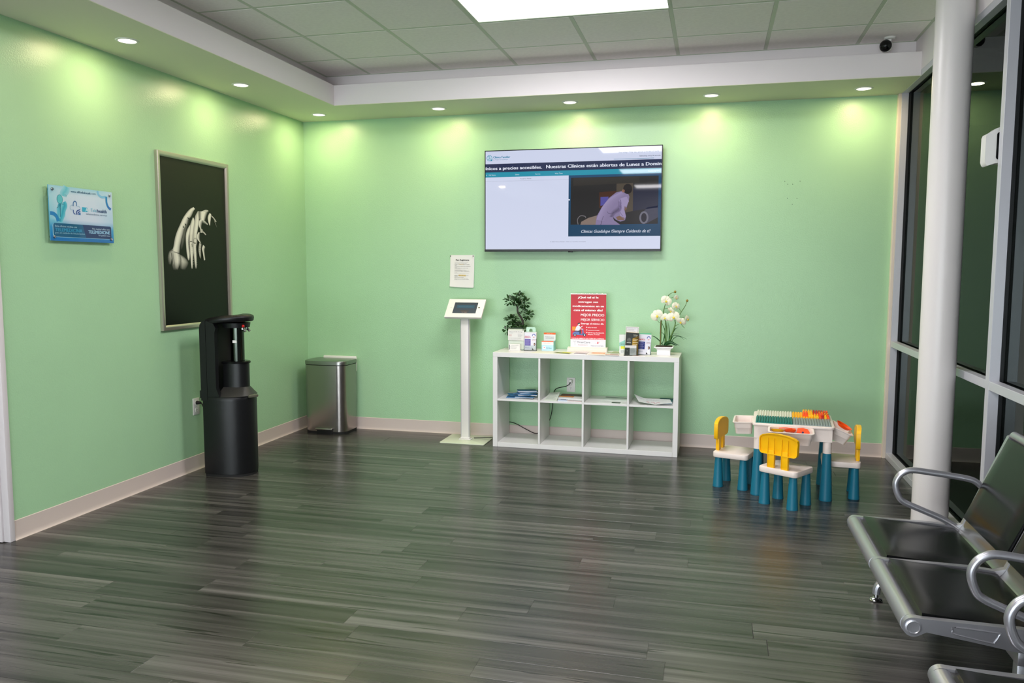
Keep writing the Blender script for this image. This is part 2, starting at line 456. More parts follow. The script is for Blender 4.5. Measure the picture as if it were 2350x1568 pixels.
    def text(s, t, u, v, h, c, w=None, al='c', bold=0.0, shear=0.0):
        """h = capital height in metres, w = total width in metres, centre-left/right at (u, v)"""
        V, F, x0, x1 = text_geo(t, 0.0, shear)
        sy = h/0.72; sx = sy if w is None else w/(x1-x0); wd = (x1-x0)*sx
        cx, cy = s._p(u, v)
        ox = cx-wd/2 if al == 'c' else (cx if al == 'l' else cx-wd)
        k_ = 0
        for dx, dy in (((0, 0),) if not bold else ((0, 0), (bold*sx*1.6, 0), (-bold*sx*1.6, 0), (0, bold*sy*0.8))):
            l0 = s.l; s.l = l0+k_*0.16; k_ += 1
            s._add([(ox+(a-x0)*sx+dx, cy-h/2+b2*sy+dy) for a, b2 in V], F, [c]*len(V)); s.l = l0
        return s
    def lines(s, u0, u1, vs, h, c, gap=0.0, seed=1):
        """rows of tiny unreadable words"""
        rnd = random.Random(seed)
        for v in vs:
            x = u0; end = u1-(u1-u0)*rnd.uniform(0, 0.35)
            while x < end:
                wl = rnd.uniform(0.04, 0.11)*(u1-u0); s.rect(x, v, min(x+wl, end), v+h/s.H, c); x += wl+0.018*(u1-u0)
        return s
    def obj(s, name, m, parent=None, mx=None):
        me = bpy.data.meshes.new(name); me.from_pydata(s.V, [], s.F)
        ca = me.color_attributes.new('Col', 'FLOAT_COLOR', 'CORNER')
        flat = []
        for k in s.K:
            for c in k: flat += list(c)
        ca.data.foreach_set('color', flat)
        o = link(name, me, m, parent, smooth=False)
        if mx is not None: o.matrix_local = mx
        return o
def plane_mx(origin, right, up):
    r = Vector(right).normalized(); u = Vector(up).normalized(); n = r.cross(u)
    m = Matrix((r, u, n)).transposed().to_4x4(); m.translation = Vector(origin); return m
def bez(pts, k=6):
    """smooth a polyline of 2-D points (Catmull-Rom)"""
    out = []; n = len(pts)
    for i in range(n-1):
        p0 = pts[max(i-1, 0)]; p1 = pts[i]; p2 = pts[i+1]; p3 = pts[min(i+2, n-1)]
        for j in range(k):
            t = j/k
            out.append(tuple(0.5*((2*p1[a])+(-p0[a]+p2[a])*t+(2*p0[a]-5*p1[a]+4*p2[a]-p3[a])*t*t+(-p0[a]+3*p1[a]-3*p2[a]+p3[a])*t**3) for a in range(len(p1))))
    out.append(tuple(pts[-1])); return out

# ================================================================ THE SETTING
D, XL, XR, HS, HC = 6.553, -3.556, 1.31, 2.726, 3.0       # far wall, left wall, window wall, soffit, ceiling
YB, XO = -3.4, -5.6                                         # wall behind the camera, outer left wall
GX = 1.375                                                  # glass plane

# floor: subfloor plus planks
fl = B().box(XO-0.1, 1.44, YB-0.1, D+0.1, -0.08, -0.0035).obj('floor', mat('subfloor_grey', C(62, 60, 56), rough=0.7), smooth=False); fl['kind'] = 'structure'
fl['label'] = 'dark grey wood-look vinyl plank floor'
PW = 0.1385
_pl = {}
def plank_mesh(L, Wd):
    k = (round(L, 3), round(Wd, 4))
    if k not in _pl:
        t = bmesh.new(); x, y = L/2-0.0002, Wd/2-0.0002; e = 0.0006
        vb = [t.verts.new((sx*x, sy*y, -0.003)) for sx, sy in ((-1,-1),(1,-1),(1,1),(-1,1))]
        vm = [t.verts.new((sx*x, sy*y, -0.0004)) for sx, sy in ((-1,-1),(1,-1),(1,1),(-1,1))]
        vt = [t.verts.new((sx*(x-e), sy*(y-e), 0)) for sx, sy in ((-1,-1),(1,-1),(1,1),(-1,1))]
        for a, b2 in ((vb, vm), (vm, vt)):
            for i in range(4): t.faces.new((a[i], a[(i+1)%4], b2[(i+1)%4], b2[i]))
        t.faces.new(vt)
        me = bpy.data.meshes.new('plank'); t.to_mesh(me); t.free(); me.materials.append(M['plank']); _pl[k] = me
    return _pl[k]
rnd = random.Random(21)
back = B(); nplank = 0
y = D-0.01; row = 0
while y > YB:
    wd = PW if rnd.random() < 0.8 else PW/2
    y0 = y-wd; yc = (y+y0)/2
    if yc > 1.75:
        xe = 1.38; x = XL-rnd.uniform(0.05, 1.15)*1.0
        while x < xe:
            L = rnd.choice((0.91, 1.22, 1.22, 1.22)) 
            a = max(x, XL if yc > 3.3 else XO+1.3); b2 = min(x+L, xe)
            if b2-a > 0.05:
                o = bpy.data.objects.new('plank', plank_mesh(round(b2-a, 2) if round(b2-a, 2) <= (b2-a)+0.004 else b2-a, wd)); COL.objects.link(o); o.parent = fl
                o.location = ((a+b2)/2, yc, 0); nplank += 1
            x += L
    y = y0
far = B()
# the floor beyond the individually built planks: still single boards, joined
y1 = y
yy = 1.75
while yy > YB:
    x = XO-rnd.uniform(0, 1.1)
    while x < 1.38:
        a, b2 = max(x, XO), min(x+1.22, 1.38)
        if b2-a > 0.03: far.box(a+0.0005, b2-0.0005, yy-PW+0.0005, yy-0.0005, -0.003, -0.0002)
        x += 1.22
    yy -= PW
xx0 = XO
yy = 3.3
while yy > 1.78:
    far.box(XO, XO+1.29, yy-PW+0.0005, yy-0.0005, -0.003, -0.0002); yy -= PW
o = far.obj('planks_behind_camera', 'plank', fl, smooth=False); o['kind'] = 'stuff'

# walls
NAILS = [(0.517, 2.114), (0.54, 2.091), (0.575, 2.09), (0.628, 2.112), (0.54, 1.985), (0.61, 1.983), (0.577, 1.938)]
def wallbox(name, mt, *a, label=None):
    o = B().box(*a).obj(name, mt, smooth=False); o['kind'] = 'structure'
    if label: o['label'] = label
    return o
wallbox('wall_back', 'green', XL-0.12, XR+0.16, D, D+0.12, 0, HC+0.02, label='light green painted wall behind the shelf and the screen')
wallbox('wall_left', 'green', XL-0.12, XL, 3.341, D, 0, HC+0.02, label='light green painted wall with the framed photograph')
wallbox('wall_outer_left', 'grey_wall', XO-0.12, XO, YB, 3.46, 0, HC+0.02)
wallbox('wall_alcove', 'grey_wall', XO, XL-0.12, 3.341, 3.46, 0, HC+0.02)
# wall behind the camera: an unseen daylight window added between sill, lintel and piers
fw = struct('wall_front', 'off-white wall with a window added behind the camera for daylight')
for a_ in ((XO-0.12, XR+0.16, 0, 0.2), (XO-0.12, XR+0.16, 1.82, HC+0.12)):
    B().box(a_[0], a_[1], YB-0.12, YB, a_[2], a_[3]).obj('wall_section', 'grey_wall', fw, smooth=False)
for a_ in ((XO-0.12, -4.8), (0.8, XR+0.16)):
    B().box(a_[0], a_[1], YB-0.12, YB, 0.2, 1.82).obj('wall_section', 'grey_wall', fw, smooth=False)
w2 = struct('window_added', 'aluminium framed window added behind the camera to let in daylight')
for x_ in (-4.8, -3.4, -2.0, -0.6, 0.8-0.05):
    B().box(x_, x_+0.05, YB-0.10, YB-0.03, 0.2, 1.82).obj('mullion', 'alu', w2, smooth=False)
for k_ in range(4):
    B().box(-4.75+1.4*k_, -3.4+1.4*k_, YB-0.07, YB-0.064, 0.2, 1.82).obj('pane', 'thin_glass', w2, smooth=False)
# dark box added past the right-hand glass to keep the sky out
dk = mat('dark_box_wall', C(42, 40, 42), rough=0.9)
cw_ = struct('wall_dark_box', 'dark box added beyond the glass to block the sky')
for a_ in ((4.2, 4.3, YB-0.12, D+4, -0.12, 3.2), (XR+0.16, 4.2, D+3.9, D+4, -0.12, 3.2), (XR+0.16, 4.2, YB-0.12, YB-0.02, -0.12, 3.2), (XR+0.16, 4.2, YB-0.12, D+4, 3.1, 3.2), (XR+0.14, XR+0.2, D+0.12, D+4, -0.12, 3.2), (XR+0.142, XR+0.2, YB-0.12, D+0.2, 2.8, 3.2)):
    B().box(*a_).obj('wall_section', dk, cw_, smooth=False)
wallbox('wall_right', 'white_paint', XR, XR+0.14, YB, D, 2.765, HC+0.02, label='white header wall above the window frames')

nh = B()
for x_, z_ in NAILS:
    nh.cyl(0.0028, 0, 0.0006, seg=8, M4=Matrix.Translation((x_, D, z_)) @ Matrix.Rotation(PI/2, 4, 'X'))
o = nh.obj('nail_holes', 'black_rubber', bpy.data.objects['wall_back'], smooth=False); o['kind'] = 'stuff'

# cove base
def baseboard(name, pts, label):
    # profile out from wall: (depth, height)
    prof = [(0, 0), (0.014, 0), (0.010, 0.004), (0.006, 0.012), (0.0045, 0.025), (0.0035, 0.103), (0, 0.106)]
    (xa, ya), (xb, yb) = pts; d = Vector((xb-xa, yb-ya, 0)).normalized(); nrm = Vector((d.y, -d.x, 0))
    t = bmesh.new()
    A = [t.verts.new((xa+nrm.x*p[0], ya+nrm.y*p[0], p[1])) for p in prof]; Bv = [t.verts.new((xb+nrm.x*p[0], yb+nrm.y*p[0], p[1])) for p in prof]
    n = len(prof)
    for k in range(n): t.faces.new((A[k], Bv[k], Bv[(k+1)%n], A[(k+1)%n]))
    t.faces.new(A); t.faces.new(Bv[::-1]); bmesh.ops.recalc_face_normals(t, faces=t.faces)
    b = B(); b.add(t); o = b.obj(name, 'base'); o['kind'] = 'structure'; o['label'] = label
baseboard('baseboard_left', ((XL, 3.348), (XL, D)), 'beige vinyl cove base along the left wall')
baseboard('baseboard_back', ((XL, D), (XR-0.022, D)), 'beige vinyl cove base along the far wall')
# cream jamb strip at the end of the far wall
o = B().box(XR-0.022, XR, D-0.045, D, 0, HS, 0.002, 1).obj('trim_1', 'jamb'); tag(o, 'narrow cream jamb strip where the far wall meets the window frame', kind='structure')
# white casing that wraps the near end of the left wall
cs = struct('door_1', 'white door casing at the near end of the left wall')
B().box(XL-0.135, XL+0.004, 3.325, 3.341, 0, 2.2, 0.001, 1).obj('jamb_board', 'door_white', cs)
B().box(XL-0.03, XL+0.012, 3.315, 3.348, 0, 2.2, 0.003, 2).obj('casing', 'door_white', cs)
B().box(XL-0.9, XL-0.03, 3.305, 3.327, 0, 2.2, 0.004, 2).obj('door_leaf', 'door_white', cs)
B().box(XL-0.95, XL+0.012, 3.315, 3.348, 2.2, 2.29, 0.003, 2).obj('head_casing', 'door_white', cs)

# soffits: lower white box with cream-white underside, set-back upper band
def soffit(name, x0, x1, y0, y1, ux0, ux1, uy0, uy1, label):
    s = struct(name, label)
    B().box(x0, x1, y0, y1, HS+0.004, 2.885).obj('fascia', 'white_paint', s, smooth=False)
    B().box(x0, x1-(0.0 if uy0 > 5.9 else 0.0), y0, y1, HS, HS+0.004).obj('soffit_underside', 'soffit_cream', s, smooth=False)
    B().box(ux0, ux1, uy0, uy1, 2.885, HC).obj('upper_band', 'white_paint', s, smooth=False)
soffit('trim_2', XL, XR, 5.955, D, XL, XR, 6.135, D, 'white stepped soffit with cream-white underside along the far wall')
soffit('trim_3', XL, -2.957, YB, 5.955, XL, -3.113, YB, 6.135, 'white stepped soffit with cream-white underside along the left wall')

# suspended ceiling: tiles and grid bars
cl = B().box(XO, XR+0.14, YB, D, HC+0.06, HC+0.12).obj('ceiling', 'grey_wall', smooth=False); cl['kind'] = 'structure'; cl['label'] = 'suspended ceiling of square grey-white tiles'
gx = [-0.287-0.609*k for k in range(-2, 10)]; gx = sorted(g for g in gx if XO < g < XR)
gy = sorted(5.043+0.609*k for k in range(-17, 2)); 
xs = [XO]+gx+[XR]; ys = [YB]+[g for g in gy if YB+0.05 < g < 6.13]+[6.135]
def is_panel(xc, yc):
    for (px, py) in PANELS:
        if px-0.02 < xc < px+1.24 and py-0.02 < yc < py+0.63: return True
    return False
tile_cache = {}
for i in range(len(xs)-1):
    for j in range(len(ys)-1):
        a, b2, c, d = xs[i], xs[i+1], ys[j], ys[j+1]
        if i < len(xs)-1 and (a+b2)/2 < -3.1 and False: continue
        if is_panel((a+b2)/2, (c+d)/2): continue
        if (b2 < -3.0 and a < -3.556 and c > 3.4): continue
        k = (round(b2-a, 3), round(d-c, 3))
        if k not in tile_cache:
            w2, d2 = k[0]/2-0.0125, k[1]/2-0.0125
            bb = B().box(-w2-0.01, w2+0.01, -d2-0.01, d2+0.01, 0.004, 0.018).box(-w2, w2, -d2, d2, -0.003, 0.005, 0.002, 1)
            me = bpy.data.meshes.new('ceiling_tile'); bb.bm.to_mesh(me); bb.bm.free(); me.materials.append(M['tile']); tile_cache[k] = me
        o = bpy.data.objects.new('ceiling_tile', tile_cache[k]); COL.objects.link(o); o.parent = cl; o.location = ((a+b2)/2, (c+d)/2, HC)
for g in gx:
    cuts = sorted((py_, py_+0.61) for (px_, py_) in PANELS if px_+0.1 < g < px_+1.1); y0_ = YB
    for c0, c1 in cuts+[(6.135, 6.135)]:
        if c0 > y0_: B().box(g-0.012, g+0.012, y0_, c0, HC-0.002, HC+0.004).obj('grid_bar', 'tbar', cl, smooth=False)
        y0_ = c1
for g in ys[1:-1]:
    B().box(XO, XR, g-0.012, g+0.012, HC-0.0015, HC+0.0035).obj('grid_bar', 'tbar', cl, smooth=False)
B().box(XL, XR, 6.115, 6.135, HC-0.004, HC+0.003).obj('wall_angle', 'tbar', cl, smooth=False)
B().box(-3.113, -3.093, YB, 6.12, HC-0.004, HC+0.003).obj('wall_angle', 'tbar', cl, smooth=False)
B().box(XR-0.02, XR, YB, 6.12, HC-0.004, HC+0.003).obj('wall_angle', 'tbar', cl, smooth=False)

# ceiling light panels
for i, (px, py) in enumerate(PANELS):
    lab = {0: 'large bright rectangular ceiling light panel near the far wall'}.get(i, 'rectangular ceiling light panel further back in the room, over or behind the camera')
    t = thing('ceiling_light_panel', lab, 'ceiling light', (px+0.61, py+0.305, HC), 0, 'recessed ceiling light panels')
    f = B()
    for a in ((-0.609, -0.593, -0.3045, 0.3045), (0.593, 0.609, -0.3045, 0.3045), (-0.593, 0.593, -0.3045, -0.289), (-0.593, 0.593, 0.289, 0.3045)):
        f.box(a[0], a[1], a[2], a[3], -0.004, 0.02)
    f.obj('frame', 'tbar', t, smooth=False)
    B().box(-0.593, 0.593, -0.289, 0.289, 0.0, 0.008).obj('diffuser', 'lamp', t, smooth=False)
    ld = bpy.data.lights.new('panel_light', 'AREA'); ld.shape = 'RECTANGLE'; ld.size = 1.18; ld.size_y = 0.57
    ld.energy = PANEL_W; ld.color = PANEL_COL
    lo = bpy.data.objects.new('panel_light', ld); COL.objects.link(lo); lo.parent = t; lo.location = (0, 0, -0.004)
# recessed downlights
names = ['in the corner of the soffit', 'second from the corner along the far wall', 'third from the corner, above the screen', 'fourth from the corner, right of the screen', 'last one at the right end of the far soffit',
         'next to the corner on the left soffit', 'nearest visible one on the left soffit, above the blue sign', 'third one on the left soffit, beside the camera', 'fourth one on the left soffit, beside the camera', 'fifth one on the left soffit, nearest the added window']
for (px, py), nm in zip(SPOTS, names):
    t = thing('recessed_downlight', 'small round warm downlight '+nm, 'downlight', (px, py, HS), 0, 'warm downlights in the soffit')
    B().lathe([(0.047, -0.001), (0.050, -0.005), (0.060, -0.004), (0.064, 0.0)], 28).obj('trim_ring', 'white_plastic', t)
    B().lathe([(0.001, -0.0045), (0.036, -0.0045), (0.048, -0.003)], 28).obj('lens', 'spotlens', t)
    ld = bpy.data.lights.new('downlight_lamp', 'AREA'); ld.shape = 'DISK'; ld.size = 0.092; ld.energy = SPOT_W; ld.color = SPOT_COL
    lo = bpy.data.objects.new('downlight_lamp', ld); COL.objects.link(lo); lo.parent = t; lo.location = (0, 0, -0.007)

# window wall (aluminium storefront frames, dark outside)
wn = struct('window_1', 'aluminium framed glass window wall on the right, dark outside')
MU = [D, 4.313, 2.07, -0.17, -2.41, YB]
FX0, FX1, FX2 = XR, 1.357, 1.372
panes_y = []
for k, my in enumerate(MU):
    a, b2 = (my-0.048, my) if k == 0 else ((my, my+0.048) if k == len(MU)-1 else (my-0.0255, my+0.0255))
    B().box(FX0, FX1, a, b2, 0.0, HS+0.02, 0.0015, 1).obj('mullion', 'alu', wn)
    B().box(1.384, 1.435, a, b2, 0.0, HS+0.02, 0.0015, 1).obj('mullion', 'alu', wn)
    B().box(FX1, 1.384, a+0.006, b2-0.006, 0.0, HS+0.02).obj('gasket', 'gasket', wn, smooth=False)
    panes_y.append((a, b2))
for k in range(len(MU)-1):
    ya, yb = panes_y[k+1][1], panes_y[k][0]
    for (z0, z1) in ((0.0, 0.045), (0.858, 0.902), (HS+0.0, HS+0.04)):
        B().box(FX0+0.001, FX1, ya, yb, z0, z1, 0.0015, 1).obj('rail', 'alu', wn)
        B().box(1.384, 1.435, ya, yb, z0, z1, 0.0015, 1).obj('rail', 'alu', wn)
        B().box(FX1, 1.384, ya, yb, z0+0.006, z1-0.006).obj('gasket', 'gasket', wn, smooth=False)
    for (z0, z1) in ((0.041, 0.862), (0.898, HS+0.004)):
        B().box(1.372, 1.378, ya-0.004, yb+0.004, z0, z1).obj('pane', 'glass', wn, smooth=False)
        # rubber glazing bead around the pane, standing proud of it
        g = B()
        g.box(FX1, 1.372, yb-0.004, yb, z0, z1); g.box(FX1, 1.372, ya, ya+0.004, z0, z1)
        g.obj('gasket', 'gasket', wn, smooth=False)
# floor of the added dark box outside the glass
o = B().box(1.45, 4.2, YB-0.1, D+4, -0.12, -0.02).obj('ground_outside', mat('dark_box_floor', C(30, 30, 32), rough=0.9), smooth=False); o['kind'] = 'structure'

# ================================================================ THINGS
# round column
cx_, cy_, cr_ = 1.202, 4.78, 0.093
t = thing('support_column', 'round glossy white steel column standing in front of the window wall', 'column', (cx_, cy_, 0))
B().lathe([(cr_, 0), (cr_, 1.0), (cr_, 2.0), (cr_, HC-0.003)], 48).obj('shaft', 'col', t)
b = B().lathe([(cr_+0.0005, 0.33), (cr_+0.0022, 0.332), (cr_+0.0022, 0.338), (cr_+0.0005, 0.34)], 48); b.obj('weld_seam', 'col', t)
# box fixed behind the column, seen in the glass
t = thing('sensor_box', 'white rounded plastic box with a dark strip fixed high on the glass behind the mullion', 'wall box', (1.372, 4.40, 1.952))
B().prism([(-0.006, 0.004), (-0.070, 0.0), (-0.098, -0.010), (-0.106, -0.004), (-0.111, 0.012), (-0.111, 0.128), (-0.106, 0.142), (-0.085, 0.152), (-0.068, 0.166), (-0.050, 0.172), (-0.006, 0.172)], 'y', -0.035, 0.035).obj('cover', 'white_plastic', t, angle=50)
B().rbox(-0.064, -0.020, 0.018, 0.148, 0, 0.003, 0.012, M4=Matrix.Translation((0, -0.035, 0)) @ Matrix.Rotation(PI/2, 4, 'X')).obj('dark_insert', 'black_gloss', t)
B().box(-0.006, -0.0005, -0.03, 0.03, 0.008, 0.165).obj('back_plate', 'white_plastic', t)

# security camera
t = thing('security_camera', 'small black ball security camera on a white mount in the ceiling corner', 'camera', (1.115, 5.99, HC))
B().lathe([(0.036, 0.0), (0.036, -0.010), (0.030, -0.016), (0.012, -0.018), (0.012, -0.03)], 24).obj('mount', 'white_plastic', t)
B().ball((-0.02, 0.01, -0.058), 0.0425, 24).obj('rear_shell', 'white_plastic', t)
B().ball((-0.024, 0.0, -0.058), 0.040, 24).obj('ball', 'black_ball', t)
B().lathe([(0.012, 0), (0.012, 0.004), (0.009, 0.006)], 16, M4=Matrix.Translation((-0.026, -0.038, -0.060)) @ Matrix.Rotation(PI/2, 4, 'X')).obj('camera_lens', 'black_gloss', t)

# ---------------- television
TVX0, TVX1, TVZ0, TVZ1, TVY = -1.861, -0.407, 1.583, 2.411, 6.475
TW, TH = TVX1-TVX0, TVZ1-TVZ0
t = thing('television', 'large flat screen television on the far wall showing the clinic waiting list', 'television', (TVX0, TVY, TVZ0))
B().box(0, TW, 0, 0.028, 0, TH, 0.003).box(0.25, TW-0.25, 0.028, 0.055, 0.12, TH-0.15, 0.006).obj('case', 'black_plastic', t)
fr = B(); bz_ = 0.007
fr.box(0, TW, -0.0035, 0.002, TH-bz_, TH, 0.001, 1).box(0, bz_, -0.0035, 0.002, 0, TH, 0.001, 1).box(TW-bz_, TW, -0.0035, 0.002, 0, TH, 0.001, 1).box(-0.001, TW+0.001, -0.008, 0.002, -0.004, 0.016, 0.002, 1)
fr.obj('bezel', 'black_gloss', t)
B().box(TW/2-0.02, TW/2+0.02, -0.006, 0.006, -0.010, -0.003, 0.002).obj('sensor', 'black_gloss', t)
B().box(0.5, TW-0.5, 0.05, D-TVY, 0.25, TH-0.3, 0.004).obj('wall_mount', 'black_plastic', t)
SW, SH = TW-2*bz_, TH-bz_-0.016
q = homog([(172, 137), (2150, 66), (2141, 1228), (170, 1240)], [(0, 0), (1, 0), (1, 1), (0, 1)])
Q = lambda pts: [q(*p) for p in pts]
a = Art(SW, SH)
scr = C(200, 207, 232); navy = C(30, 42, 78); teal = C(28, 142, 168); wht = C(225, 230, 245)
a.rect(0, 0, 1, 1, C(205, 212, 236), C(212, 218, 240)).up()
a.rect(0, 0.128, 1, 0.213, navy).rect(0, 0.213, 1, 0.263, teal)
a.rect(0, 0.303, 0.486, 0.3045, C(150, 155, 175))
a.rect(0.486, 0.263, 1, 0.873, C(20, 70, 108), C(18, 62, 92)).up()
a.rect(0.499, 0.287, 0.985, 0.755, C(32, 32, 34)).up()
a.poly(Q([(1645, 490), (1830, 470), (1830, 800), (1700, 830), (1640, 700)]), C(74, 66, 56))
a.poly(Q([(1450, 590), (1640, 575), (1640, 760), (1450, 770)]), C(66, 38, 26)).up()
a.poly(Q([(1465, 645), (1555, 640), (1550, 720), (1465, 745)]), C(78, 74, 150))
a.poly(Q([(1160, 430), (1900, 415), (1900, 480), (1160, 520)]), C(44, 42, 40))
a.poly(Q([(1830, 540), (2110, 520), (2110, 760), (1830, 800)]), C(34, 38, 58))
a.poly(Q([(1240, 958), (1250, 925), (1330, 880), (1450, 845), (1440, 958)]), C(128, 112, 104))
a.stroke(Q(bez([(1215, 955), (1207, 900), (1240, 858), (1290, 862), (1300, 880)])), 0.006, C(112, 108, 112))
# scanner at the right
a.poly(Q([(1930, 830), (1990, 760), (2110, 740), (2115, 870), (1985, 940), (1930, 930)]), C(60, 62, 80))
a.up()
cxq, cyq = q(1955, 875); a.disc(cxq, cyq, 0.036, C(104, 104, 118), 24, 0.050)
a.up(); a.disc(cxq, cyq, 0.022, C(30, 30, 42), 24, 0.036)
# coat
coat = Q([(1410, 958), (1425, 860), (1480, 760), (1560, 655), (1640, 592), (1715, 575), (1775, 605), (1790, 640), (1780, 700), (1760, 760), (1735, 790), (1755, 860), (1742, 905), (1690, 922), (1640, 900), (1605, 868), (1618, 905), (1690, 958)])
a.poly(coat, C(130, 118, 154)).up()
a.strip(Q([(1420, 900), (1490, 750), (1580, 650), (1700, 585)]), Q([(1520, 920), (1580, 790), (1650, 700), (1740, 620)]), [C(150, 138, 176), C(138, 126, 162), C(130, 118, 154)])
a.strip(Q([(1560, 870), (1590, 800), (1660, 740), (1690, 660)]), Q([(1610, 870), (1640, 830), (1700, 790), (1700, 700)]), [C(130, 118, 154), C(92, 82, 112), C(112, 100, 136)])
a.poly(Q([(1680, 660), (1760, 640), (1785, 690), (1735, 790), (1750, 865), (1735, 900), (1690, 860), (1670, 760)]), C(150, 138, 176))
a.stroke(Q([(1500, 860), (1485, 900), (1470, 958)]), 0.004, C(70, 62, 84))
a.stroke(Q(bez([(1540, 800), (1560, 830), (1620, 820), (1665, 790)])), 0.004, C(80, 70, 96))
a.stroke(Q(bez([(1675, 690), (1672, 760), (1690, 820), (1720, 860)])), 0.004, C(92, 82, 112))
a.poly(Q([(1640, 870), (1680, 855), (1740, 880), (1735, 905), (1660, 905)]), C(120, 92, 78))
a.poly(Q([(1740, 745), (1765, 775), (1740, 800), (1728, 780)]), C(110, 84, 72)).up()
hx, hy = q(1770, 552); a.disc(hx, hy, 0.036, C(26, 22, 26), 24, 0.040)
nx, ny = q(1722, 575); a.disc(nx, ny, 0.012, C(140, 100, 84), 12)
a.layer(3)
a.rect(0.486+0.0, 0.5, 0.494, 0.512, wht)
# writing
hh = SH
a.layer(4)
a.text('ínicos a precios accesibles.', 0.001, 0.172, 0.026, wht, 0.331*SW, 'l', 0.02)
a.text('Nuestras Clínicas están abiertas de Lunes a Domin', 0.357, 0.170, 0.027, wht, 0.641*SW, 'l', 0.02)
a.text('Clínica Familiar', 0.046, 0.060, 0.017, C(30, 130, 165), 0.100*SW, 'l', 0.025)
a.text('La Virgen de Guadalupe', 0.046, 0.085, 0.008, C(70, 130, 160), 0.086*SW, 'l')
a.disc(0.0235, 0.068, 0.024, C(44, 140, 172), 28).poly([(0.0235, 0.098), (0.040, 0.098), (0.040, 0.068)], C(44, 140, 172)); a.up()
a.disc(0.0235, 0.068, 0.0205, C(190, 212, 230), 28); a.up()
a.stroke(bez([(0.014, 0.06), (0.020, 0.048), (0.026, 0.056), (0.022, 0.068), (0.030, 0.075), (0.024, 0.088)]), 0.003, C(44, 140, 172))
a.stroke(bez([(0.013, 0.075), (0.018, 0.082), (0.023, 0.073)]), 0.003, C(44, 140, 172)); a.layer(4)
a.text('Thursday, May 22, 2025 | 10:44:17 AM', 0.983, 0.050, 0.013, C(96, 122, 150), 0.224*SW, 'r')
a.text('Refreshing every 30 seconds', 0.993, 0.092, 0.0085, C(40, 50, 80), 0.113*SW, 'r', 0.01)
a.rect(0.738, 0.115, 0.958, 0.1185, C(40, 120, 150))
for s_, u in (('#', 0.004), ('Full Name', 0.020), ('Status', 0.176), ('Service', 0.294), ('Wait Time', 0.407)):
    a.text(s_, u, 0.240, 0.0105, C(210, 232, 242), None, 'l')
a.text('Comentarios', 0.988, 0.240, 0.0095, C(200, 225, 238), 0.06*SW, 'r')
a.text('Ready for Patient', 0.239, 0.284, 0.0085, C(80, 85, 105), 0.062*SW)
a.text('© 2025 Clínica Familiar. Todos los derechos reservados.', 0.485, 0.925, 0.008, C(110, 115, 130), 0.205*SW)
a.text('Clinicas Guadalupe !Siempre Cuidando de ti!', 0.753, 0.822, 0.025, wht, 0.386*SW, 'c', 0.004, 0.35)
a.obj('screen_picture', 'screen', t, plane_mx((bz_, -0.0006, 0.016), (1, 0, 0), (0, 0, 1)))

# ---------------- blue wall sign
SY0, SY1, SZ0, SZ1 = 3.662, 4.140, 1.588, 1.892
t = thing('acrylic_sign', 'blue telemedicine sign on glass-like plate with four bolts, left wall', 'sign', (XL, SY0, SZ0))
W_, H_ = SY1-SY0, SZ1-SZ0
B().box(0.022, 0.027, 0, W_, 0, H_, 0.0008, 1).obj('plate', mat('sign_plate', C(70, 150, 190), rough=0.1), t)
for yy_ in (0.025, W_-0.022):
    for zz_ in (0.022, H_-0.022):
        B().lathe([(0.0075, 0), (0.0075, 0.024), (0.0085, 0.026), (0.0085, 0.032), (0.006, 0.035)], 14, M4=Matrix.Translation((0, yy_, zz_)) @ Matrix.Rotation(PI/2, 4, 'Y')).obj('standoff_bolt', 'chrome', t)
q = homog([(195, 207), (1442, 352), (1482, 1378), (245, 1340)], [(0, 0), (1, 0), (1, 1), (0, 1)])
Q = lambda pts: [q(*p) for p in pts]
a = Art(W_, H_)
def lerp(c, d, t_): return tuple(c[i]*(1-t_)+d[i]*t_ for i in range(4))
lav, tq, deep = C(176, 206, 218), C(60, 168, 196), C(0, 112, 178)
vs = [0, 0.15, 0.6, 0.75, 0.9, 1.0]
lc = [C(150, 200, 214), C(156, 204, 216), C(120, 190, 208), C(30, 140, 190), C(0, 118, 184), C(0, 104, 170)]
mc = [C(150, 200, 214), C(196, 212, 226), C(196, 208, 226), C(70, 150, 192), C(10, 120, 180), C(0, 98, 168)]
rc = [C(178, 208, 220), C(192, 212, 226), C(172, 202, 222), C(60, 150, 196), C(20, 130, 186), C(0, 100, 168)]
for i in range(5):
    for (u0, u1, ca, cb) in ((0, 0.32, lc, mc), (0.32, 0.7, mc, mc), (0.7, 1, mc, rc)):
        a.grad([(u0, vs[i]), (u0, vs[i+1]), (u1, vs[i+1]), (u1, vs[i])], [ca[i], ca[i+1], cb[i+1], cb[i]])
a.up()
# hand with stethoscope, soft teal
bgc = C(150, 202, 215)
a.ribbon(Q(bez([(560, 250), (540, 330), (500, 380), (490, 440)])), [0.05]*19, bgc, C(96, 186, 200), bgc, bgc)
a.ribbon(Q(bez([(395, 600), (430, 640), (450, 760), (440, 850), (425, 960)])), [0.03+0.03*math.sin(PI*k/24) for k in range(25)], C(110, 190, 208), C(16, 146, 172), C(110, 190, 208), C(110, 190, 208))
a.up(); a.ribbon(Q(bez([(500, 560), (520, 620), (490, 700), (470, 800), (445, 900)])), [0.028+0.012*math.sin(PI*k/24) for k in range(25)], C(120, 196, 210), C(30, 158, 182), C(100, 186, 204), C(110, 190, 208))
a.up(); a.stroke(Q([(432, 580), (435, 700), (432, 860)]), 0.004, C(10, 100, 130))
u, v = q(424, 505); a.disc(u, v, 0.021, C(20, 120, 140), 24, 0.026); a.up(); a.disc(u, v, 0.0185, C(88, 184, 192), 24, 0.0235)
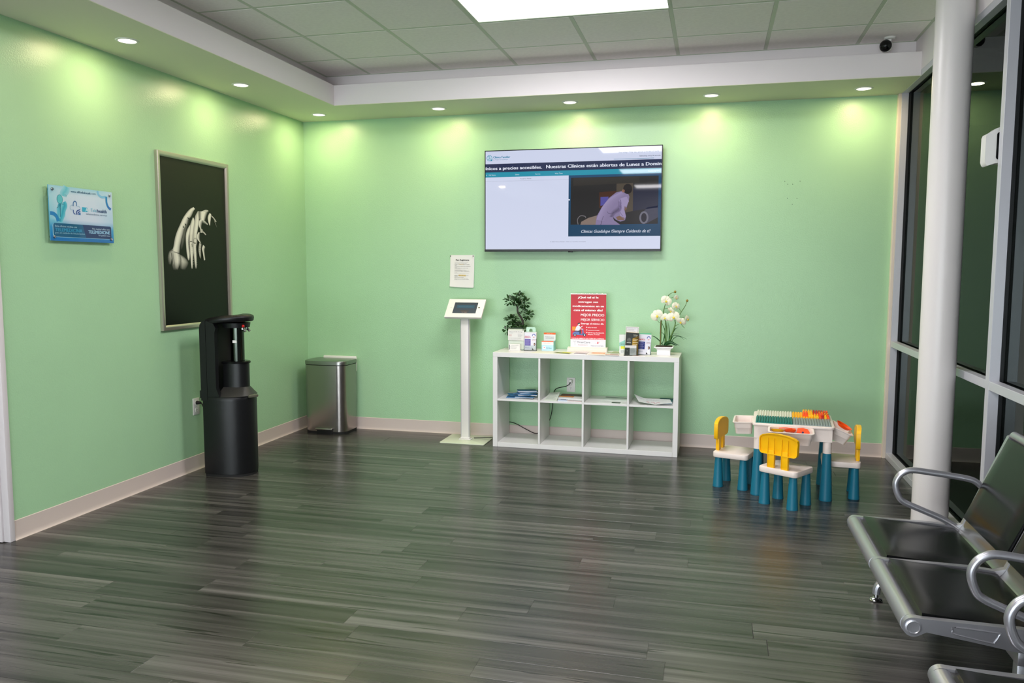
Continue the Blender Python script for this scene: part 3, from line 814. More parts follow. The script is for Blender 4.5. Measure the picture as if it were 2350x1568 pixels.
# bands
a.stroke(Q(bez([(1160, 325), (1180, 400), (1240, 450), (1320, 445)])), 0.014, C(120, 182, 214))
a.up(); a.stroke(Q(bez([(1332, 440), (1338, 560), (1370, 650), (1420, 700)])), 0.0145, C(10, 134, 182), C(10, 92, 180)); 
a.stroke(Q(bez([(232, 782), (300, 795), (360, 850), (392, 950)])), 0.020, C(20, 118, 178), C(20, 128, 186))
# logo cross
a.up(); lw = 0.005
a.stroke(Q(bez([(686, 640), (688, 570), (716, 540), (748, 570), (752, 635)])), lw, C(30, 100, 160))
a.stroke(Q(bez([(682, 712), (640, 710), (622, 662), (645, 622), (684, 618)])), 0.003, C(150, 188, 208))
a.stroke(Q(bez([(756, 640), (800, 645), (822, 680), (818, 700)])), 0.003, C(150, 188, 208))
a.stroke(Q(bez([(688, 715), (692, 770), (724, 805)])), lw, C(22, 70, 150))
a.stroke(Q(bez([(748, 810), (758, 740), (822, 708)])), 0.006, C(20, 62, 140))
a.stroke(Q(bez([(776, 812), (782, 770), (824, 744)])), 0.006, C(20, 62, 140))
a.stroke(Q(bez([(798, 812), (804, 790), (828, 775)])), 0.005, C(20, 90, 160))
u, v = q(818, 802); a.disc(u, v, 0.0045, C(16, 120, 170), 12)
# AllTelehealth
a.poly(Q([(858, 656), (960, 668), (962, 756), (870, 750), (858, 735)]), C(30, 160, 190))
tt = q(865, 705); a.up()
a.text('All', 0.545, q(905, 708)[1], 0.020, C(210, 235, 240), 0.030, 'l')
a.text('Tele', 0.630, q(1030, 715)[1], 0.020, C(66, 170, 196), 0.045, 'l')
a.text('health', 0.735, q(1200, 730)[1], 0.020, C(30, 66, 110), 0.076, 'l', 0.02)
a.text('telemedicine service', 0.552, q(1080, 800)[1], 0.011, C(90, 120, 150), 0.165, 'l')
a.text('www.', 0.33, q(640, 340)[1], 0.0115, C(50, 110, 140), 0.042, 'l', 0.01)
a.text('alltelehealt', 0.425, q(850, 360)[1], 0.0125, C(30, 90, 120), 0.103, 'l', 0.015)
a.text('.com', 0.648, q(1050, 378)[1], 0.0115, C(80, 120, 140), 0.037, 'l')
# bottom capsule
a.layer(4)
def rrect(u0, v0, u1, v1, r, W, H, left=True, right=True):
    pts = []
    for (cu, cv, a0, on) in ((u1, v0, 270, right), (u1, v1, 0, right), (u0, v1, 90, left), (u0, v0, 180, left)):
        su = -1 if cu == u1 else 1; sv = 1 if cv == v0 else -1
        if on:
            for k in range(7):
                an = math.radians(a0+90*k/6); pts.append((cu+su*r/W+r/W*math.cos(an), cv+sv*r/H+r/H*math.sin(an)))
        else: pts.append((cu, cv))
    return pts
a.poly(rrect(0.036, 0.685, 0.962, 0.932, 0.014, W_, H_), C(150, 200, 222)); a.up()
a.poly(rrect(0.045, 0.678, 0.96, 0.925, 0.014, W_, H_), C(0, 84, 122)); a.up()
a.poly([(0.49, 0.678), (0.945, 0.678), (0.958, 0.70), (0.96, 0.72), (0.96, 0.90), (0.95, 0.92), (0.93, 0.925), (0.54, 0.925)], C(16, 46, 92)); a.up()
a.text('Esta oficina médica usa', 0.070, 0.730, 0.0095, C(170, 208, 224), 0.158, 'l')
a.text('TELEMEDICINA', 0.070, 0.795, 0.019, C(40, 138, 178), 0.196, 'l', 0.02)
a.text('para el cuidado de los pacientes', 0.070, 0.850, 0.0095, C(150, 198, 220), 0.215, 'l')
a.text('This medical office uses', 0.935, 0.740, 0.0095, C(190, 214, 232), 0.142, 'r')
a.text('TELEMEDICINE', 0.935, 0.802, 0.019, C(150, 196, 226), 0.172, 'r', 0.02)
a.text('for patient care', 0.935, 0.860, 0.0095, C(180, 210, 230), 0.092, 'r')
a.obj('printed_face', 'print_gloss', t, plane_mx((0.0274, 0, 0), (0, 1, 0), (0, 0, 1)))

# ---------------- framed photograph of praying hands
FY0, FY1, FZ0, FZ1 = 4.568, 5.360, 1.020, 2.208
W_, H_ = FY1-FY0, FZ1-FZ0
t = thing('framed_photograph', 'tall silver framed black photograph of folded hands, left wall', 'picture', (XL, FY0, FZ0))
fwid = 0.034
def frame_bar(p0, p1, inn, depth=0.022):
    pass
fb = B()
prof = [(0, 0), (0, 0.020), (0.004, 0.024), (0.020, 0.024), (0.027, 0.020), (0.034, 0.012), (0.034, 0)]   # (inward, out)
rings = []
for (cy0, cz0, sy, sz) in ((0, 0, 1, 1), (W_, 0, -1, 1), (W_, H_, -1, -1), (0, H_, 1, -1)):
    rings.append([(p[1]+0.001, cy0+sy*p[0], cz0+sz*p[0]) for p in prof])
fb.loft(rings, closed=True).obj('frame', 'frame_silver', t)
B().box(0.001, 0.008, 0.02, W_-0.02, 0.02, H_-0.02).obj('backing', 'black_plastic', t, smooth=False)
q = homog([(86, 84), (606, 184), (638, 1393), (128, 1452)], [(0, 0), (1, 0), (1, 1), (0, 1)])
Q = lambda pts: [q(*p) for p in pts]
PWd, PHt = W_-2*fwid+0.006, H_-2*fwid+0.006
a = Art(PWd, PHt)
bk = C(20, 24, 16); a.rect(0, 0, 1, 1, C(30, 34, 20), C(12, 18, 12)).up()
Lt, Md, Dk = C(226, 224, 208), C(150, 148, 132), C(60, 60, 48)
def rib(pts, w0, wm, w1, cl, cm, cr, cp=0.5, k=5):
    P = bez(pts, k); n = len(P); ws = []
    for i in range(n):
        t_ = i/(n-1); ws.append((w0*(1-t_)**2+2*wm*t_*(1-t_)*1.0+w1*t_**2)*1.0 if False else (w0+(wm-w0)*min(1, t_*2) if t_ < 0.5 else wm+(w1-wm)*(t_-0.5)*2))
    a.ribbon(Q(P), ws, cl, cm, cr, bk, cp)
def HQ(pts): return [q((35+x_/5.43)*3.485, (130+y_/5.43)*3.485) for x_, y_ in pts]
def sh(c, k): return tuple(bk[i]+(c[i]-bk[i])*k for i in range(3))+(1.0,)
L1, L8, L6, L3, L0 = Lt, sh(Lt, 0.72), sh(Lt, 0.42), sh(Lt, 0.14), sh(Lt, 0.0)
def hs(Lp, Rp, cols, f0=0.0, f1=0.0): a.strip(HQ(Lp), HQ(Rp), cols, f0, f1, bk)
def soft(x_, y_, r, c, ry=None):
    u, v = HQ([(x_, y_)])[0]; a.disc(u, v, r, c, 24, ry, c2=L0)
hs([(190, 650), (200, 740), (205, 845)], [(255, 680), (310, 760), (270, 850)], [L3, L8, L6, L0], 0.3, 0.5); a.up()
hs([(66, 620), (48, 700), (60, 790)], [(114, 585), (102, 680), (88, 790)], [L0, L6, L8], 0.2, 0.6); a.up()
hs([(300, 215), (262, 330), (225, 480), (210, 600)], [(340, 190), (290, 330), (262, 480), (232, 600)], [L3, L3, L0], 0.2, 0.3); a.up()
hs([(88, 610), (96, 690), (104, 770), (116, 850)], [(114, 600), (118, 690), (126, 770), (134, 850)], [L3, L8, L6], 0.1, 0.3); a.up()
hs([(372, 64), (328, 90), (283, 140), (238, 210), (202, 290), (167, 370), (142, 450), (122, 560), (110, 610), (120, 710), (132, 858)],
   [(389, 92), (368, 125), (342, 185), (310, 218), (294, 272), (260, 332), (242, 400), (220, 480), (204, 560), (196, 640), (172, 856)], [L6, L1, L1, L8, L3], 0.0, 0.16); a.up()
hs([(122, 620), (130, 710), (146, 850)], [(194, 640), (214, 730), (176, 850)], [L8, L1, L3], 0.1, 0.4)
a.poly(HQ([(290, 190), (318, 203), (306, 216)]), bk).poly(HQ([(262, 264), (284, 288), (266, 300)]), bk).poly(HQ([(240, 292), (256, 324), (238, 322)]), bk)
a.poly(HQ([(368, 72), (385, 80), (382, 98), (372, 92)]), L1); a.up()
hs([(96, 640), (104, 720), (120, 840)], [(101, 636), (111, 720), (125, 840)], [L0, L0]); a.up()
hs([(325, 288), (290, 350), (273, 430), (276, 540), (284, 640), (301, 735)], [(334, 312), (328, 380), (312, 440), (309, 540), (322, 640), (317, 732)], [L6, L1, L1, L6], 0.0, 0.08); a.up()
hs([(364, 190), (343, 240), (327, 300), (320, 400), (316, 500), (323, 600), (330, 700), (342, 842)], [(376, 212), (385, 290), (372, 380), (360, 470), (360, 540), (367, 620), (360, 720), (357, 838)], [L6, L1, L1, L6], 0.0, 0.05); a.up()
hs([(424, 116), (390, 180), (375, 280), (364, 380), (358, 480), (362, 560), (370, 660), (389, 838)], [(446, 120), (440, 220), (428, 320), (414, 400), (415, 490), (401, 560), (405, 660), (406, 834)], [L6, L8, L1, L1, L6], 0.0, 0.05); a.up()
hs([(434, 200), (446, 222), (456, 250)], [(505, 205), (520, 250), (540, 290)], [L8, L6, L3], 0.0, 0.5); a.up()
hs([(422, 115), (426, 160), (434, 222)], [(472, 118), (470, 178), (462, 222)], [L8, L3, L6, L1], 0.0, 0.15); a.up()
hs([(468, 118), (468, 170), (466, 234)], [(556, 112), (530, 170), (506, 250)], [L1, L1, L1, L6, L0]); a.up()
a.poly(HQ([(468, 118), (500, 104), (522, 97), (548, 104), (556, 113), (520, 125)]), L8); a.up()
hs([(454, 216), (432, 250), (436, 300), (453, 340)], [(496, 236), (480, 262), (468, 300), (468, 338)], [L8, L1, L6, L0]); a.up()
hs([(476, 222), (510, 240), (548, 276)], [(486, 244), (512, 264), (540, 286)], [L8, L6]); a.up()
hs([(566, 137), (545, 180), (546, 230), (567, 294)], [(588, 152), (584, 200), (577, 250), (572, 292)], [L6, L1, L1, L6]); a.up()
hs([(586, 165), (620, 194), (653, 244)], [(592, 184), (618, 214), (640, 250)], [L8, L6]); a.up()
hs([(602, 190), (630, 240), (660, 320)], [(614, 200), (626, 246), (650, 314)], [L6, L3], 0.0, 0.4); a.up()
hs([(444, 332), (450, 360), (446, 382)], [(478, 338), (488, 362), (482, 386)], [L6, L8, L3]); a.up()
hs([(432, 374), (407, 420), (416, 470), (452, 514)], [(446, 384), (446, 420), (446, 466), (460, 508)], [L8, L1, L6, L0]); a.up()
hs([(480, 364), (502, 378), (524, 410)], [(480, 380), (498, 396), (512, 413)], [L8, L6]); a.up()
hs([(438, 500), (428, 560), (428, 620), (446, 710)], [(464, 516), (458, 580), (456, 640), (456, 708)], [L6, L8, L6], 0.1, 0.2); a.up()
hs([(484, 532), (468, 580), (482, 650), (493, 730)], [(510, 562), (500, 600), (504, 660), (511, 718)], [L6, L1, L8, L3]); a.up()
for k in range(11):
    for (x0_, y0_, wv) in ((288, 470, 18), (332, 530, 22), (374, 540, 22)):
        yy0 = y0_+k*(17 if x0_ < 300 else 24)+4*math.sin(k*2.1); xx0 = x0_+(k*1.6 if x0_ > 300 else k*1.2)
        a.stroke(HQ([(xx0, yy0), (xx0+wv*0.5, yy0+3), (xx0+wv, yy0-1)]), 0.0014, L8)
for k in range(6):
    a.stroke(HQ([(432, 540+k*22), (452, 536+k*22)]), 0.0016, L3); a.stroke(HQ([(328, 400+k*15), (352, 404+k*15)]), 0.0012, L8); a.stroke(HQ([(370, 390+k*12), (404, 396+k*12)]), 0.0012, L8)
a.up(); ring = [(385+19*math.cos(k*PI/8), 482+30*math.sin(k*PI/8)) for k in range(17)]
a.stroke(HQ(ring), 0.004, L6); a.stroke(HQ([(322, 498), (334, 488), (348, 500)]), 0.004, L0); a.stroke(HQ([(344, 520), (350, 560)]), 0.003, L0)
a.stroke(HQ([(362, 500), (378, 520), (398, 516)]), 0.003, L3); a.up(); a.stroke(HQ([(380, 470), (386, 482), (384, 496)]), 0.004, L1)
a.obj('photograph', 'print_sheen', t, plane_mx((0.0085, fwid-0.003, fwid-0.003), (0, 1, 0), (0, 0, 1)))

# ---------------- paper notice pinned on the far wall
t = thing('paper_notice', 'white printed registration notice pinned left of the television', 'notice', (-2.190, D, 1.276))
W_, H_ = 0.214, 0.277
g = []
for i in range(9):
    v = i/8; rw = []
    for k in range(7):
        u = k/6; lift = 0.003+0.010*(v**0.5 if False else 0)+0.014*((1-i/8)**3)*(0.5+0.5*abs(u-0.6))
        dz = 0.012*u if False else 0
        rw.append((u*W_+(-0.004+0.004*v), -lift, v*H_+(0.010*(1-u)**3*(1-v) if True else 0)))
    g.append(rw)
B().quadmesh(g, 0.0004).obj('sheet', 'paper', t)
def paper_art(lift=0.0):
    a = Art(W_, H_)
    ink = C(60, 60, 58); mid_ = C(120, 120, 118)
    a.text('Para Registrarse', 0.51, 0.15, 0.0125, C(40, 40, 40), 0.118, 'c', 0.03)
    a.rect(0.36, 0.605, 0.66, 0.655, C(214, 190, 130)); a.rect(0.37, 0.275, 0.56, 0.30, C(232, 214, 178)); a.up()
    txt = [(0.22, 'Presione la pantalla para comenzar', 0.56, 0), (0.255, 'Elija su idioma y continúe abajo', 0.50, 0), (0.29, 'Escriba su nombre completo y apellido', 0.62, 1), (0.315, 'aquí', 0.08, 1),
           (0.35, 'Seleccione la fecha de nacimiento', 0.66, 1), (0.375, 'correcta', 0.10, 0), (0.40, 'Indique si tiene cita o viene sin cita', 0.56, 1), (0.425, 'previa registrada', 0.24, 0),
           (0.46, 'Confirme sus datos en la pantalla', 0.45, 0), (0.485, 'Si necesita ayuda llame a recepción o al', 0.58, 1), (0.51, 'personal de la clínica que le atenderá', 0.64, 0), (0.535, 'pronto', 0.10, 0),
           (0.57, 'Firme con su dedo y presione aceptar', 0.60, 0), (0.63, 'Presione terminar registro de paciente', 0.58, 1), (0.655, 'finalizar', 0.13, 1),
           (0.685, 'Espere su turno en la sala', 0.38, 1), (0.71, 'Gracias por su visita a la clínica', 0.56, 0), (0.745, 'Le llamaremos por su nombre completo', 0.60, 1), (0.77, 'Gracias', 0.09, 0)]
    for k, (v, s_, wv, bd) in enumerate(txt):
        a.text(s_, 0.19, v+0.005*0, 0.0042, ink if bd else mid_, wv*W_, 'l', 0.02 if bd else 0)
    return a
a = paper_art(); V2 = []
for (x, y_, z) in a.V:
    v = y_/H_; u = x/W_
    V2.append((x+(-0.004+0.004*v), y_+0.010*(1-u)**3*(1-v), z+0.0045+0.014*((1-v)**3)*(0.5+0.5*abs(u-0.6))))
a.V = V2
a.obj('print', 'print', t, plane_mx((0, 0, 0), (1, 0, 0), (0, 0, 1)))
for px_ in (0.006, W_-0.006):
    B().ball((0, 0, 0), 0.0045, 12, M4=Matrix.Translation((px_, -0.020, H_-0.008))).obj('push_pin', 'black_plastic', t)
    B().cyl(0.0015, 0, 0.019, seg=6, M4=Matrix.Translation((px_, -0.001, H_-0.008)) @ Matrix.Rotation(PI/2, 4, 'X')).obj('pin_shaft', 'chrome', t)

# ---------------- white blank plate behind the bin
t = thing('wall_plate', 'white rectangular plate low on the far wall behind the steel bin', 'plate', (-3.396, D, 0.52))
B().box(0, 0.322, -0.02, 0, 0, 0.136, 0.008, 2).obj('cover', 'white_plastic', t)

# ---------------- outlets
def outlet(label, loc, rot):
    t = thing('wall_outlet', label, 'outlet', loc, 0, 'wall outlets', rot)     # local: x right, z up, faces -y
    B().box(-0.036, 0.036, -0.006, 0, -0.06, 0.06, 0.0025).obj('cover_plate', 'white_plastic', t)
    for zc in (-0.027, 0.027):
        B().rbox(-0.017, 0.017, -0.014, 0.014, 0, 0.003, 0.009, M4=Matrix.Translation((0, -0.006, zc)) @ Matrix.Rotation(PI/2, 4, 'X')).obj('receptacle', 'white_plastic', t)
        bs = B().box(-0.0075, -0.0055, -0.0096, -0.009, zc-0.002, zc+0.006).box(0.0055, 0.0075, -0.0096, -0.009, zc-0.001, zc+0.006)
        bs.cyl(0.0024, 0, 0.0006, seg=8, M4=Matrix.Translation((0, -0.009, zc-0.008)) @ Matrix.Rotation(PI/2, 4, 'X')).obj('slots', 'black_rubber', t, smooth=False)
    B().cyl(0.003, 0, 0.001, seg=10, M4=Matrix.Translation((0, -0.006, 0)) @ Matrix.Rotation(PI/2, 4, 'X')).obj('screw', 'steel', t)
    return t
outlet('white wall outlet with a black plug, left of the water dispenser', (XL, 4.910, 0.456), (0, 0, PI/2))
outlet('white wall outlet seen through the second cubby of the shelf', (-1.133, D, 0.471), (0, 0, 0))

# ---------------- water dispenser
WX, WY = -3.23, 4.897
t = thing('water_dispenser', 'tall black bottleless water dispenser beside the left wall', 'water dispenser', (WX, WY, 0))
def dshape(xb, xf, hw, z, n=14, rb=0.02, flat=0.35):
    """D-shaped outline: flat back at xb, bulging front to xf, half width hw"""
    pts = [(xb, -hw+rb, z), (xb+rb*0.3, -hw+rb*0.3, z), (xb+rb, -hw, z)]
    xm = xf-(xf-xb)*0.60
    for k in range(n+1):
        a_ = -PI/2+PI*k/n
        pts.append((xm+(xf-xm)*max(math.cos(a_), 0), hw*math.sin(a_), z))
    pts += [(xb+rb, hw, z), (xb+rb*0.3, hw-rb*0.3, z), (xb, hw-rb, z)]
    return pts
xb, xf, hw = -0.163, 0.150, 0.149
B().loft([dshape(xb+0.004, xf-0.004, hw-0.004, 0.0), dshape(xb+0.004, xf-0.004, hw-0.004, 0.018)]).obj('plinth', 'black_rubber', t)
B().loft([dshape(xb, xf, hw, 0.020), dshape(xb, xf, hw, 0.53), dshape(xb, xf-0.002, hw-0.001, 0.555), dshape(xb, xf-0.006, hw-0.004, 0.560)]).obj('lower_body', 'black_plastic', t)
# flared neck and drip tray pedestal
def ds2(x0_, x1_, h_, z): return dshape(x0_, x1_, h_, z, rb=0.012)
B().loft([ds2(-0.06, 0.152, 0.140, 0.560), ds2(-0.045, 0.112, 0.074, 0.618)]).obj('pedestal_flare', mat('charcoal_plastic', C(44, 43, 42), rough=0.45), t, angle=50)
B().loft([ds2(-0.045, 0.112, 0.072, 0.618), ds2(-0.045, 0.112, 0.072, 0.782)]).obj('pedestal', 'black_plastic', t)
B().loft([ds2(-0.05, 0.120, 0.078, 0.782), ds2(-0.05, 0.122, 0.080, 0.792), ds2(-0.048, 0.116, 0.074, 0.797)]).obj('drip_tray', 'black_gloss', t)
B().box(0.118, 0.162, 0.02, 0.09, 0.548, 0.566, 0.004, 2, M4=Matrix.Rotation(-0.5, 4, 'Z')).obj('badge', mat('badge_grey', C(120, 120, 104), rough=0.3, metal=0.6), t)
# rear tower: side cheeks, back wall, canopy
prof = [(-0.163, 0.53), (-0.163, 1.02), (-0.158, 1.052), (-0.142, 1.075), (-0.11, 1.093), (-0.05, 1.110), (0.03, 1.119), (0.10, 1.119), (0.135, 1.113), (0.142, 1.100), (0.135, 1.082), (0.115, 1.070),
        (0.03, 1.063), (-0.01, 1.045), (-0.045, 1.022), (-0.052, 0.99), (-0.052, 0.56), (-0.10, 0.53)]
sidep = [(-0.163, 0.53), (-0.163, 1.02), (-0.158, 1.052), (-0.142, 1.075), (-0.115, 1.085), (-0.115, 0.53)]
B().prism(sidep, 'y', -0.1505, 0.1505).obj('rear_tower', 'black_plastic', t)
cheek = [(-0.112, 0.558), (-0.112, 1.083), (-0.05, 1.06), (-0.035, 1.03), (-0.045, 1.0), (-0.045, 0.62), (-0.020, 0.562)]
for sgn in (-1, 1):
    B().prism(cheek, 'y', sgn*0.1505, sgn*0.115).obj('side_cheek', 'black_plastic', t)
B().box(-0.114, -0.085, -0.116, 0.116, 0.558, 1.06).obj('recess_panel', 'black_rubber', t)
# canopy (rounded slab)
def canring(sc, z, fr_, xo=0.0):
    return dshape(-0.150+xo, fr_, 0.148*sc, z, rb=0.03)
cr = B()
rings = []
for (x0_, x1_, h_, z0_, z1_) in ((-0.155, 0.132, 0.142, 1.036, 1.072), (-0.163, 0.142, 0.1485, 1.040, 1.078), (-0.163, 0.146, 0.149, 1.052, 1.100), (-0.158, 0.142, 0.144, 1.066, 1.112), (-0.135, 0.126, 0.126, 1.082, 1.119)):
    pts = dshape(x0_, x1_, h_, 0, rb=0.03)
    rings.append([(p[0], p[1], z0_+(z1_-z0_)*max(0, min(1, (p[0]+0.155)/0.17))**0.7) for p in pts])
cr.loft(rings).obj('canopy', 'black_plastic', t, angle=50)
B().loft([ds2(-0.02, 0.118, 0.085, 1.030), ds2(-0.03, 0.124, 0.09, 1.062)]).obj('tap_housing', 'black_plastic', t)
B().lathe([(0.046, 0.797), (0.046, 1.031)], 32, 0.033, 0.0).obj('steel_cylinder', 'dark_chrome', t)
B().box(-0.016, 0.012, -0.0012, 0.0, 0, 0.017, M4=Matrix.Translation((0.043, -0.0465, 0.925)) @ Matrix.Rotation(0.2, 4, 'Z')).obj('sticker', 'white_plastic', t)
for (yy_, nm_) in ((-0.03, 'hot_tap'), (0.02, 'cold_tap')):
    tp_ = B().tube([(0.095, yy_, 1.034), (0.10, yy_, 1.02), (0.112, yy_, 1.012), (0.118, yy_, 1.004)], 0.009, 10).cyl(0.012, 1.018, 1.032, 0.096, yy_, 12).obj('tap', 'chrome', t)
B().ball((0.110, -0.045, 1.042), 0.010, 12).obj('hot_button', 'red_plastic', t)
B().box(-0.178, -0.163, -0.145, -0.118, 0.545, 0.60, 0.004).obj('rear_valve', 'black_plastic', t)
# power cord of the dispenser
o = B().cyl(0.014, 0, 0.034, seg=14, r2=0.009, M4=Matrix.Translation((XL+0.008, 4.910, 0.483)) @ Matrix.Rotation(PI/2, 4, 'Y')).tube([(XL+0.038, 4.910, 0.483), (XL+0.055, 4.905, 0.475), (XL+0.085, 4.895, 0.43), (XL+0.11, 4.895, 0.36), (XL+0.135, 4.897, 0.33), (XL+0.156, 4.897, 0.33)], 0.0042, 8, 5).obj('power_cord', 'black_rubber')
tag(o, 'black power cord plugged into the outlet beside the water dispenser', 'cord')

# ---------------- pedal bin
t = thing('pedal_bin', 'brushed steel pedal bin with a flat lid in the corner', 'trash can', (-3.252, 6.375, 0), 0.0)
def binring(z, s=1.0, w=0.203, d0=-0.122, d1=0.150):
    pts = []
    for (sx, sy, a0, r) in ((1, 1, 0, 0.045), (-1, 1, 90, 0.045), (-1, -1, 180, 0.085), (1, -1, 270, 0.085)):
        for k in range(8):
            a_ = math.radians(a0+90*k/7)
            cx0 = sx*(w-r); cy0 = (d1-r) if sy > 0 else (d0+r)
            bow = -0.012*(1-(cx0/w)**2) if sy < 0 else 0
            pts.append(((cx0+r*math.cos(a_))*s, (cy0+bow+r*math.sin(a_))*s, z))
    return pts
# taper a little to the bottom
B().loft([binring(0.0, 0.965), binring(0.022, 0.965)]).obj('base_ring', 'black_rubber', t)
B().loft([binring(0.022, 0.955), binring(0.3, 0.975), binring(0.600, 0.985)]).obj('body', 'steel', t, angle=60)
B().loft([binring(0.600, 0.972), binring(0.606, 0.972)]).obj('lid_gap', 'black_rubber', t)
B().loft([binring(0.606, 0.998), binring(0.630, 1.0), binring(0.638, 0.985), binring(0.6385, 0.95)]).obj('lid', 'steel_lid', t, angle=30)
B().box(-0.07, 0.085, -0.150, -0.128, 0.045, 0.058, 0.004).box(-0.07, 0.085, -0.158, -0.145, 0.040, 0.054, 0.004).obj('pedal', 'steel', t)
B().box(-0.065, 0.08, -0.140, -0.120, 0.0, 0.045, 0.003).obj('pedal_recess', 'black_rubber', t)

# ---------------- tablet kiosk
KX, KY = -1.986, 6.325
t = thing('tablet_kiosk', 'white floor-standing tablet kiosk left of the shelf', 'kiosk', (KX, KY, 0))
B().rbox(-0.178, 0.205, -0.165, 0.175, 0.0, 0.008, 0.012, 0.002).obj('base_plate', mat('kiosk_base', C(214, 220, 196), rough=0.2), t)
B().box(-0.052, 0.052, -0.035, 0.035, 0.008, 0.016, 0.003).box(-0.040, 0.040, -0.022, 0.022, 0.016, 0.03, 0.003).obj('foot_flange', 'white_metal', t)
B().box(-0.038, 0.038, -0.018, 0.018, 0.02, 1.03, 0.004).obj('post', 'white_metal', t)
B().box(0.030, 0.0384, -0.0185, -0.0178, 0.03, 1.02).box(-0.0384, -0.032, -0.0185, -0.0178, 0.03, 1.02).obj('post_seam', mat('post_groove', C(170, 168, 172), rough=0.5), t, smooth=False)
th = math.radians(44)
hm = Matrix.Translation((-0.004, -0.068, 1.040)) @ Matrix.Rotation(th, 4, 'X')       # local x right, y up the slope, z out
hd = B()
KWd, KHt = 0.318, 0.205
sx0, sx1, sy0_, sy1_ = -KWd/2+0.058, KWd/2-0.058, 0.045, 0.168
for (x0_, x1_, y0_, y1_) in ((-KWd/2, KWd/2, 0, sy0_), (-KWd/2, KWd/2, sy1_, KHt), (-KWd/2, sx0, sy0_, sy1_), (sx1, KWd/2, sy0_, sy1_)):
    hd.box(x0_, x1_, y0_, y1_, -0.002, 0.0, M4=hm)
hd.box(-KWd/2, KWd/2, 0, KHt, -0.022, -0.003, 0.003, M4=hm)
hd.obj('tablet_housing', 'white_metal', t)
B().box(-0.03, 0.03, 0.06, 0.12, -0.06, -0.02, 0.004, M4=hm).obj('tilt_bracket', 'white_metal', t)
a = Art(sx1-sx0, sy1_-sy0_)
a.rect(0, 0, 1, 1, C(74, 82, 90), C(88, 96, 104)).up()
a.rect(0.12, 0.22, 0.88, 0.52, C(70, 104, 120)).rect(0.02, 0.06, 0.98, 0.12, C(78, 84, 90)).up()
a.text('Bienvenido', 0.5, 0.37, 0.010, C(96, 130, 148), 0.12)
a.rect(0.32, 0.74, 0.68, 0.80, C(120, 92, 70)); a.text('vip', 0.5, 0.87, 0.010, C(190, 150, 120), 0.05)
a.obj('tablet_screen', 'tablet_screen', t, hm @ Matrix.Translation((sx0, sy0_, -0.0025)))
B().cyl(0.0075, 0, 0.0012, seg=16, M4=hm @ Matrix.Translation((sx1+0.018, (sy0_+sy1_)/2+0.004, 0))).obj('home_button', 'black_gloss', t)
B().cyl(0.0022, 0, 0.001, seg=10, M4=hm @ Matrix.Translation((sx0-0.022, (sy0_+sy1_)/2, 0))).obj('front_camera', 'black_gloss', t)

# ---------------- cube shelf
kx, ky, ka = -1.703, 6.155, -0.0106
SWd, SHt, SDp = 1.47, 0.77, 0.382
def KM(u, w_, z): return Vector((kx+u*math.cos(ka)-w_*math.sin(ka), ky+u*math.sin(ka)+w_*math.cos(ka), z))
t = thing('cube_shelf', 'low white open cube shelf with eight compartments against the far wall', 'shelf', (kx, ky, 0), ka)
bv = 0.0012
B().box(0, 0.038, 0, SDp, 0, SHt-0.0385, bv, 1).obj('side_panel', 'white_lam', t)
B().box(SWd-0.038, SWd, 0, SDp, 0, SHt-0.0385, bv, 1).obj('side_panel', 'white_lam', t)
B().box(0, SWd, 0, SDp, SHt-0.038, SHt, bv, 1).obj('top_panel', 'white_lam', t)
B().box(0.0385, SWd-0.0385, 0.001, SDp, 0, 0.038, bv, 1).obj('bottom_panel', 'white_lam', t)
cw = (SWd-0.076-3*0.016)/4; divs = []
for k in range(1, 4):
    u = 0.038+cw*k+0.016*(k-1); divs.append(u)
    B().box(u, u+0.016, 0.002, SDp-0.012, 0.0385, SHt-0.0385, bv, 1).obj('divider', 'white_lam', t)
MZ = 0.393
for k in range(4):
    u0 = 0.038+(cw+0.016)*k
    B().box(u0+0.0003, u0+cw-0.0003, 0.003, SDp-0.012, MZ-0.016, MZ, bv, 1).obj('middle_shelf', 'white_lam', t)
shelf = t

# phone charger and its cable behind the shelf
o = B().box(-1.147, -1.119, D-0.045, D-0.0105, 0.485, 0.520, 0.006).obj('charger_cube', 'white_plastic'); tag(o, 'small white charger plugged into the outlet behind the shelf', 'charger')
pts = [(-1.133, D-0.047, 0.492), (-1.14, D-0.07, 0.480), (-1.17, D-0.08, 0.465), (-1.225, D-0.06, 0.45), (-1.262, D-0.03, 0.428), (-1.282, D-0.016, 0.38), (-1.285, D-0.018, 0.30), (-1.295, D-0.02, 0.22), (-1.315, D-0.02, 0.155),
       (-1.35, D-0.02, 0.10), (-1.40, D-0.021, 0.055), (-1.44, D-0.022, 0.046), (-1.52, D-0.022, 0.080), (-1.60, D-0.018, 0.118), (-1.66, D-0.0100, 0.130), (-1.69, D-0.0095, 0.130), (-1.72, D-0.0095, 0.130), (-1.755, D-0.020, 0.118), (-1.785, D-0.05, 0.075), (-1.765, D-0.09, 0.030), (-1.745, D-0.12, 0.006),
       (-1.765, D-0.13, 0.014), (-1.80, D-0.14, 0.0145), (-1.87, D-0.17, 0.0135), (-1.925, D-0.19, 0.0135)]
o = B().tube(pts, 0.0032, 6, 5).ball((-1.133, D-0.046, 0.492), 0.006, 10).obj('charging_cable', 'black_rubber'); tag(o, 'thin black cable running from the outlet behind the shelf to the kiosk', 'cable')

